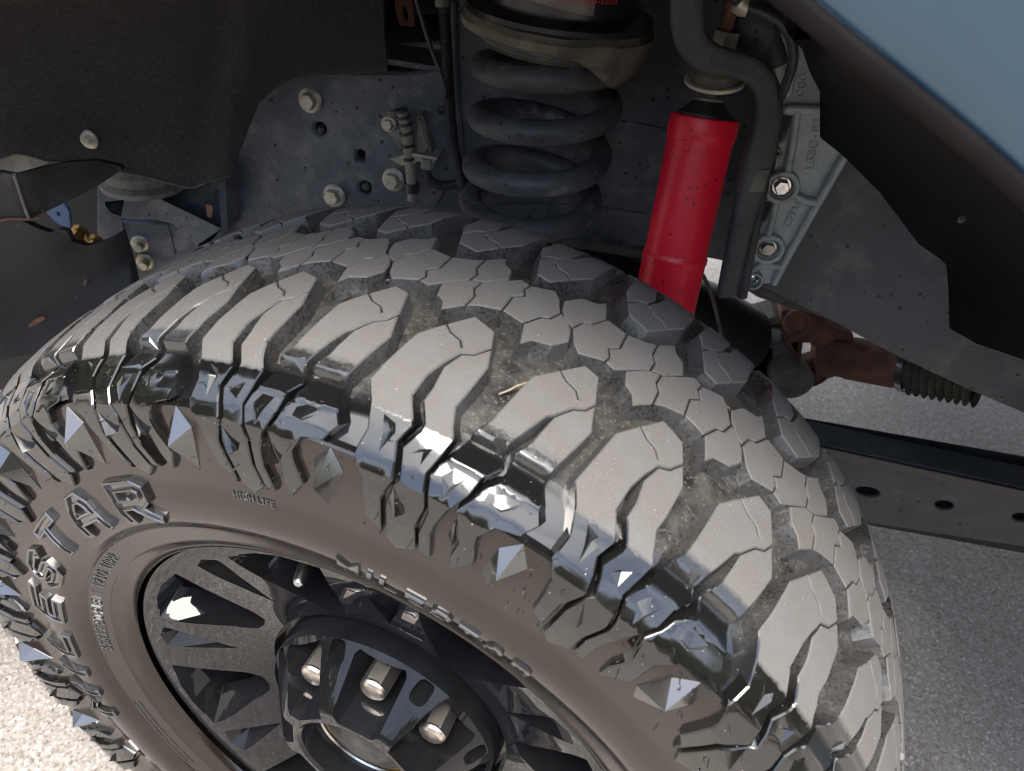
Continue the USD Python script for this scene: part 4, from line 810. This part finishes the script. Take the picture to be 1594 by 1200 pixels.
obj('bracket_shelf', plate([(607, 248), (640, 238), (682, 246), (676, 254), (650, 252), (640, 256), (624, 258)], NB - .004, .03, .001), 'zinc', bl)
obj('bracket_body', plate([(648, 182), (656, 178), (662, 195), (662, 208), (670, 230), (672, 250), (656, 256), (648, 245), (645, 215)], NB + .004, .02, .003, rnd=.002), 'oldsteel', bl, 'dirty tan bracket body')
obj('hose_fitting', lathe(np.array([(0, 0), (11, 0), (11, 16), (8, 18), (0, 18)]) * pxm(664, 255, NB), on(666, 245, NB), -ZA, 8), 'oldsteel', bl)
def loom(path, r, n_, nring, parent, name='corrugated_loom'):
    P = spline([on(a, b, q) for a, b, q in path], nring * 4); rr_ = r * (1 + .13 * np.sign(np.sin(np.arange(nring * 4) * np.pi / 2 + .4)))
    return obj(name, tube(P, rr_, 14), 'hose', parent, smooth=20)
wl_ = group('wiring_loom', truck, 'black corrugated wiring loom running down beside the spring')
loom([(690, -20, .37), (693, 40, .372), (697, 110, .375), (702, 190, .38), (708, 235, .38), (716, 270, .375), (722, 300, .37)], 8.3 * pxm(697, 110, .375), None, 95, wl_)
loom([(664, 262, .40), (668, 278, .395), (682, 288, .385), (700, 288, .38), (714, 286, .38)], 6.5 * pxm(680, 280, .39), None, 26, wl_)
obj('loom_boot', plate([(716, 300), (732, 297), (735, 316), (720, 322)], .362, .014, .002), 'hose', wl_)
obj('loom_clip', tube([on(688, -12, .37), on(690, 9, .37)], 12.5 * pxm(690, 0, .37), 16), 'oldsteel', wl_, smooth=40)
obj('thin_cable', tube(spline([on(a, b, .36) for a, b in ((645, -10), (660, 40), (675, 85), (690, 125), (694, 150))], 30), 3.6 * pxm(660, 40, .36), 10), 'hose', wl_, smooth=60)
obj('thin_cable', tube(spline([on(a, b, .41) for a, b in ((696, 290), (688, 305), (678, 320))], 12), 2.6 * pxm(690, 300, .40), 10), 'hose', wl_, smooth=60)
obj('coolant_pipe', tube([on(610, 78, .56), on(640, 78, .56), on(700, 73, .56)], 10 * pxm(640, 78, .56), 20), 'whitetube', truck, 'pale aluminium pipe above the frame rail', smooth=40)
obj('copper_clip', cat(plate([(612, -20), (640, -20), (646, 42), (622, 40), (616, 20)], .52, .003, .001, [hole(631, 20, 4, 11, .52, False, 12)], .002)), 'copperclip', truck, 'copper-coloured slotted tab')
obj('engine_block', cat(slab(-.5, .06, .62, .70, .80, 1.12), slab(-1.6, -.28, .56, .60, .10, 1.12), bar([(632, 5), (690, 4)], .012, .55), bar([(600, 60), (640, 52), (690, 60)], .02, .60)), 'dark', truck, smooth=40)

# ---- front driveshaft with rusty joint
ds = group('front_driveshaft', truck, 'rusty universal joint and driveshaft with a ribbed rubber boot')
ND = .555
d0, d1 = on(1290, 552, ND), on(1420, 574, ND - .065); axd = (d1 - d0) / np.linalg.norm(d1 - d0)
sd = pxm(1300, 552, ND)
def d_at(px): t = (px - 1290) / 130.; return d0 + (d1 - d0) * t
def dd_(a, r): return (r * sd, (a - 1290) / 130. * float(np.linalg.norm(d1 - d0)))
obj('shaft', lathe([(0, dd_(1285, 0)[1]), dd_(1285, 38), dd_(1296, 37), dd_(1306, 32), dd_(1320, 31), dd_(1324, 33), dd_(1395, 33), dd_(1405, 31), dd_(1412, 31), (0, dd_(1412, 1)[1])], d0, axd, 40), 'rust', ds, smooth=35)
obj('boot_clamp', lathe([dd_(1407, 33), dd_(1407, 36), dd_(1416, 36), dd_(1416, 33)], d0, axd, 40), 'chrome', ds, smooth=35)
obj('rubber_boot', lathe([dd_(1412, 30)] + [dd_(1417 + i * 5.6, 39 if i % 2 else 27) for i in range(18)], d0, axd, 40), 'isolator', ds, 'ribbed rubber boot', smooth=25)
def pill(pts, n, t, r, **k): return plate(pts, n, t, .006, rnd=.003, **k)
obj('joint_yoke', plate([(1217, 488), (1240, 487), (1262, 490), (1284, 500), (1297, 514), (1306, 520), (1330, 524), (1330, 586), (1318, 588), (1297, 588), (1286, 598), (1272, 606), (1248, 609), (1240, 596), (1236, 560), (1222, 538), (1216, 510)], ND - .030, .055, .008, [Polygon([uz(a_, b_, ND - .030) for a_, b_ in ((1251, 538), (1262, 538), (1271, 545), (1271, 590), (1254, 590), (1248, 562))])], .004), 'rust', ds, 'rust-brown forged yoke', smooth=30)
obj('joint_web', plate([(1250, 562), (1271, 556), (1271, 592), (1250, 592)], ND + .0, .02, .002), 'rust', ds)
obj('joint_cap', lathe([(0, 0), (20 * sd, 0), (20 * sd, 6 * sd), (13 * sd, 8 * sd), (11 * sd, 5 * sd), (0, 5 * sd)], on(1240, 503, ND - .031), -NA + .5 * ZA, 28), 'rust', ds, smooth=30)
obj('cross_trunnion', lathe([(0, -.03), (30 * sd, -.03), (30 * sd, 10 * sd), (26 * sd, 13 * sd), (20 * sd, 13 * sd), (18 * sd, 10 * sd), (0, 10 * sd)], on(1234, 590, ND - .045), -NA + .2 * UA, 32), 'oldsteel', ds, 'corroded bearing cap', smooth=30)
obj('flange_yoke', plate([(1164, 508), (1186, 503), (1206, 497), (1222, 500), (1226, 530), (1240, 552), (1250, 580), (1226, 600), (1205, 610), (1168, 612)], ND - .02, .06, .007, [hole(1207, 526, 13, 11, ND - .02, False, -30)], .003), 'oldsteel', ds, 'dirty grey flange yoke', smooth=30)
obj('pinion_flange', cat(lathe([(0, 0), (58 * sd, 0), (60 * sd, 8 * sd), (60 * sd, 14 * sd), (50 * sd, 18 * sd), (0, 18 * sd)], on(1172, 560, ND + .01), -axd, 40), lathe([(0, 10 * sd), (54 * sd, 10 * sd), (56 * sd, 40 * sd), (48 * sd, 60 * sd), (0, 60 * sd)], on(1172, 558, ND + .02), -axd, 40)), 'blackpaint', ds, smooth=30)
# axle housing behind tyre and shock
ah = group('axle_housing', truck, 'dark axle housing glimpsed between shock and tyre')
obj('axle_tube', tube([on(700, 420, .33), on(1000, 470, .42), on(1080, 500, .47), on(1150, 530, .52)], [.05, .055, .06, .055], 24), 'blackpaint', ah, smooth=60)
obj('axle_bracket', plate([(790, 345), (1000, 368), (1010, 430), (790, 430)], .47, .03, .004), 'oldsteel', ah)
obj('brake_cable', tube(spline([on(a, b, .40) for a, b in ((1092, 425), (1104, 450), (1114, 485), (1122, 520), (1126, 545))], 20), 6.0 * pxm(1110, 480, .40), 10, flat=.5), 'oldsteel', ah, 'tan cable sagging behind the tyre', smooth=60)
obj('crossmember_edge', plate([(1150, 445), (1190, 447), (1245, 472), (1300, 500), (1230, 480), (1180, 464)], .50, .03, .003), 'oldsteel', ah)

# ---- side beam with slots
bmn = .36
beam = group('lower_side_beam', truck, 'grey channel beam with slotted holes low behind the tyre')
b_top0, b_top1 = uz(1180, 640, bmn), uz(1700, 772, bmn)
web = Polygon([uz(1150, 640, bmn), uz(1700, 758, bmn), uz(1700, 868, bmn), uz(1400, 822, bmn), uz(1150, 785, bmn)])
for q in ((1351, 766, 19, 9.5), (1470, 787, 14.5, 9.5), (1590, 806, 14, 9)): web = web.difference(hole(*q, bmn, False, -6))
pl_ = lambda n0: (lambda a, b, d: np.stack([a, b, d], 1) @ np.stack([UA, ZA, NA]) + n0 * NA)
obj('beam_web', prism(web, .006, pl_(bmn), .0015), 'beam', beam)
def flangep(z_shift, t, n0, n1):
    A0, A1 = uz(1150, 640, bmn), uz(1700, 758, bmn)
    return prism(Polygon([A0 + (0, z_shift), A0 + (0, z_shift + t), A1 + (0, z_shift + t), A1 + (0, z_shift)]), n1 - n0, pl_(n0), .001)
obj('beam_flange', flangep(0, .006, bmn - .040, bmn + .004), 'beam', beam)
obj('beam_lip', flangep(-.010, .014, bmn - .044, bmn - .0405), 'hose', beam, 'black rubber edge trim')
obj('beam_back', slab(.3, 1.1, bmn + .02, bmn + .025, .33, .50), 'dark', beam, smooth=False)

# ================================================================== trees across the drive, mirrored in the tyre, the hub and the paint
M['leaf'] = usdkit.material(stage, '/World/Looks/leaf', {'geo': ('geometry', {}), 'n': ('noise_texture', {'scale': 0.9, 'detail': 3.}), 'c': ('mix_color', {'a': (0.030, 0.045, 0.014), 'b': (0.085, 0.105, 0.035)}),
    'd': ('principled_bsdf', {'roughness': 0.6}), 't': ('translucent_bsdf', {'color': (0.10, 0.13, 0.03)}), 'm': ('mix_closure', {'fac': 0.3})},
    [('geo.position', 'n.vector'), ('n.fac', 'c.fac'), ('c.result', 'd.base_color'), ('d.BSDF', 'm.closure1'), ('t.BSDF', 'm.closure2')], surface='m.closure')
M['bark'] = mat('bark', (0.07, 0.055, 0.042), (0.13, 0.105, 0.085), 0.9, 1.0, 9)
lv, lf, tr_ = [], [], []
for k in range(15):
    az = math.radians(-188 + 13.2 * k + rng.uniform(-3, 3)); R_ = rng.uniform(8.5, 11.5); hgt = rng.uniform(2.6, 4.2); c = VP(R_ * math.cos(az), R_ * math.sin(az) - .2, 0)
    tr_.append(tube([c, c + ZA * hgt * .25 + UA * rng.uniform(-.1, .1), c + ZA * hgt * .6 + UA * rng.uniform(-.3, .3)], [.16, .12, .05], 8))
    lobes = [(c + np.array([rng.normal() * .9, rng.normal() * .9, hgt * rng.uniform(.22, .88)]), rng.uniform(.7, 1.35)) for _ in range(14)]
    for o_, r_ in lobes:
        d = rng.normal(size=(90, 3)); d /= np.linalg.norm(d, axis=1, keepdims=True); p = o_ + d * r_ * rng.uniform(.55, 1.0, (90, 1)) * [1, 1, .8]
        p[:, 2] = np.maximum(p[:, 2], .15)
        a1 = rng.normal(size=(90, 3)) * .17; a2 = rng.normal(size=(90, 3)) * .17; b0 = 4 * sum(len(x) for x in lv) // 4
        q = np.stack([p - a1, p - a2 * .6, p + a1, p + a2 * .6], 1).reshape(-1, 3); n0 = sum(len(x) for x in lv); lv.append(q); i = n0 + 4 * np.arange(90)[:, None]; lf.append(i + np.array([[0, 1, 2, 3]]))
trees = group('tree_line', None, 'leafy green trees across the drive, visible as reflections only', kind='stuff')
obj('foliage', (np.vstack(lv), np.vstack(lf)), 'leaf', trees, smooth=False, kind='stuff'); obj('trunks', cat(*tr_), 'bark', trees, smooth=60, kind='stuff')

gv = []
for k in range(260):
    px_, py_ = (rng.uniform(0, 190), rng.uniform(880, 1200)) if k < 110 else (rng.uniform(1385, 1594), rng.uniform(830, 1200))
    r_ = ray(px_, py_); t_ = -CAM[2] / r_[2]; p = CAM + r_ * t_; b = trimesh.creation.icosphere(0, rng.uniform(.0012, .0034)); b.vertices = np.array(b.vertices) * rng.uniform(.6, 1.2, 3) + p + [0, 0, .001]; gv.append(b)
M['grit'] = mat('grit', (0.20, 0.18, 0.16), (0.55, 0.52, 0.48), 0.8, 0.9, 90)
obj('grit', cat(*gv), 'grit', None, 'loose fine grit scattered on the concrete beside the tyre', smooth=False, cat='grit', kind='stuff')

# ================================================================== loose bits
for i_, (a_, b_, th0, v0, th1, v1, w) in enumerate(((0, 0, 79.5, 96, 75.8, 62, .0008), (0, 0, 63.2, -6, 60.6, -12, .0010), (0, 0, 94.5, 40, 92.0, 30, .0007))):
    q = np.linspace(0, 1, 9); th = th0 + (th1 - th0) * q; v = v0 + (v1 - v0) * q
    P = place_tyre(th, v, .0115 - .006 * np.sin(q * np.pi)); P += rng.normal(size=P.shape) * .0004
    nm = ['longest dry straw lying across the shoulder groove', 'flat dry straw under the inner tread lug near the driveshaft', 'short dry straw near the top of the tyre'][i_]
    obj('dry_straw', tube(P, w, 6, flat=.5), 'straw', None, nm, smooth=60, cat='straw', group='bits of straw caught in the tread')
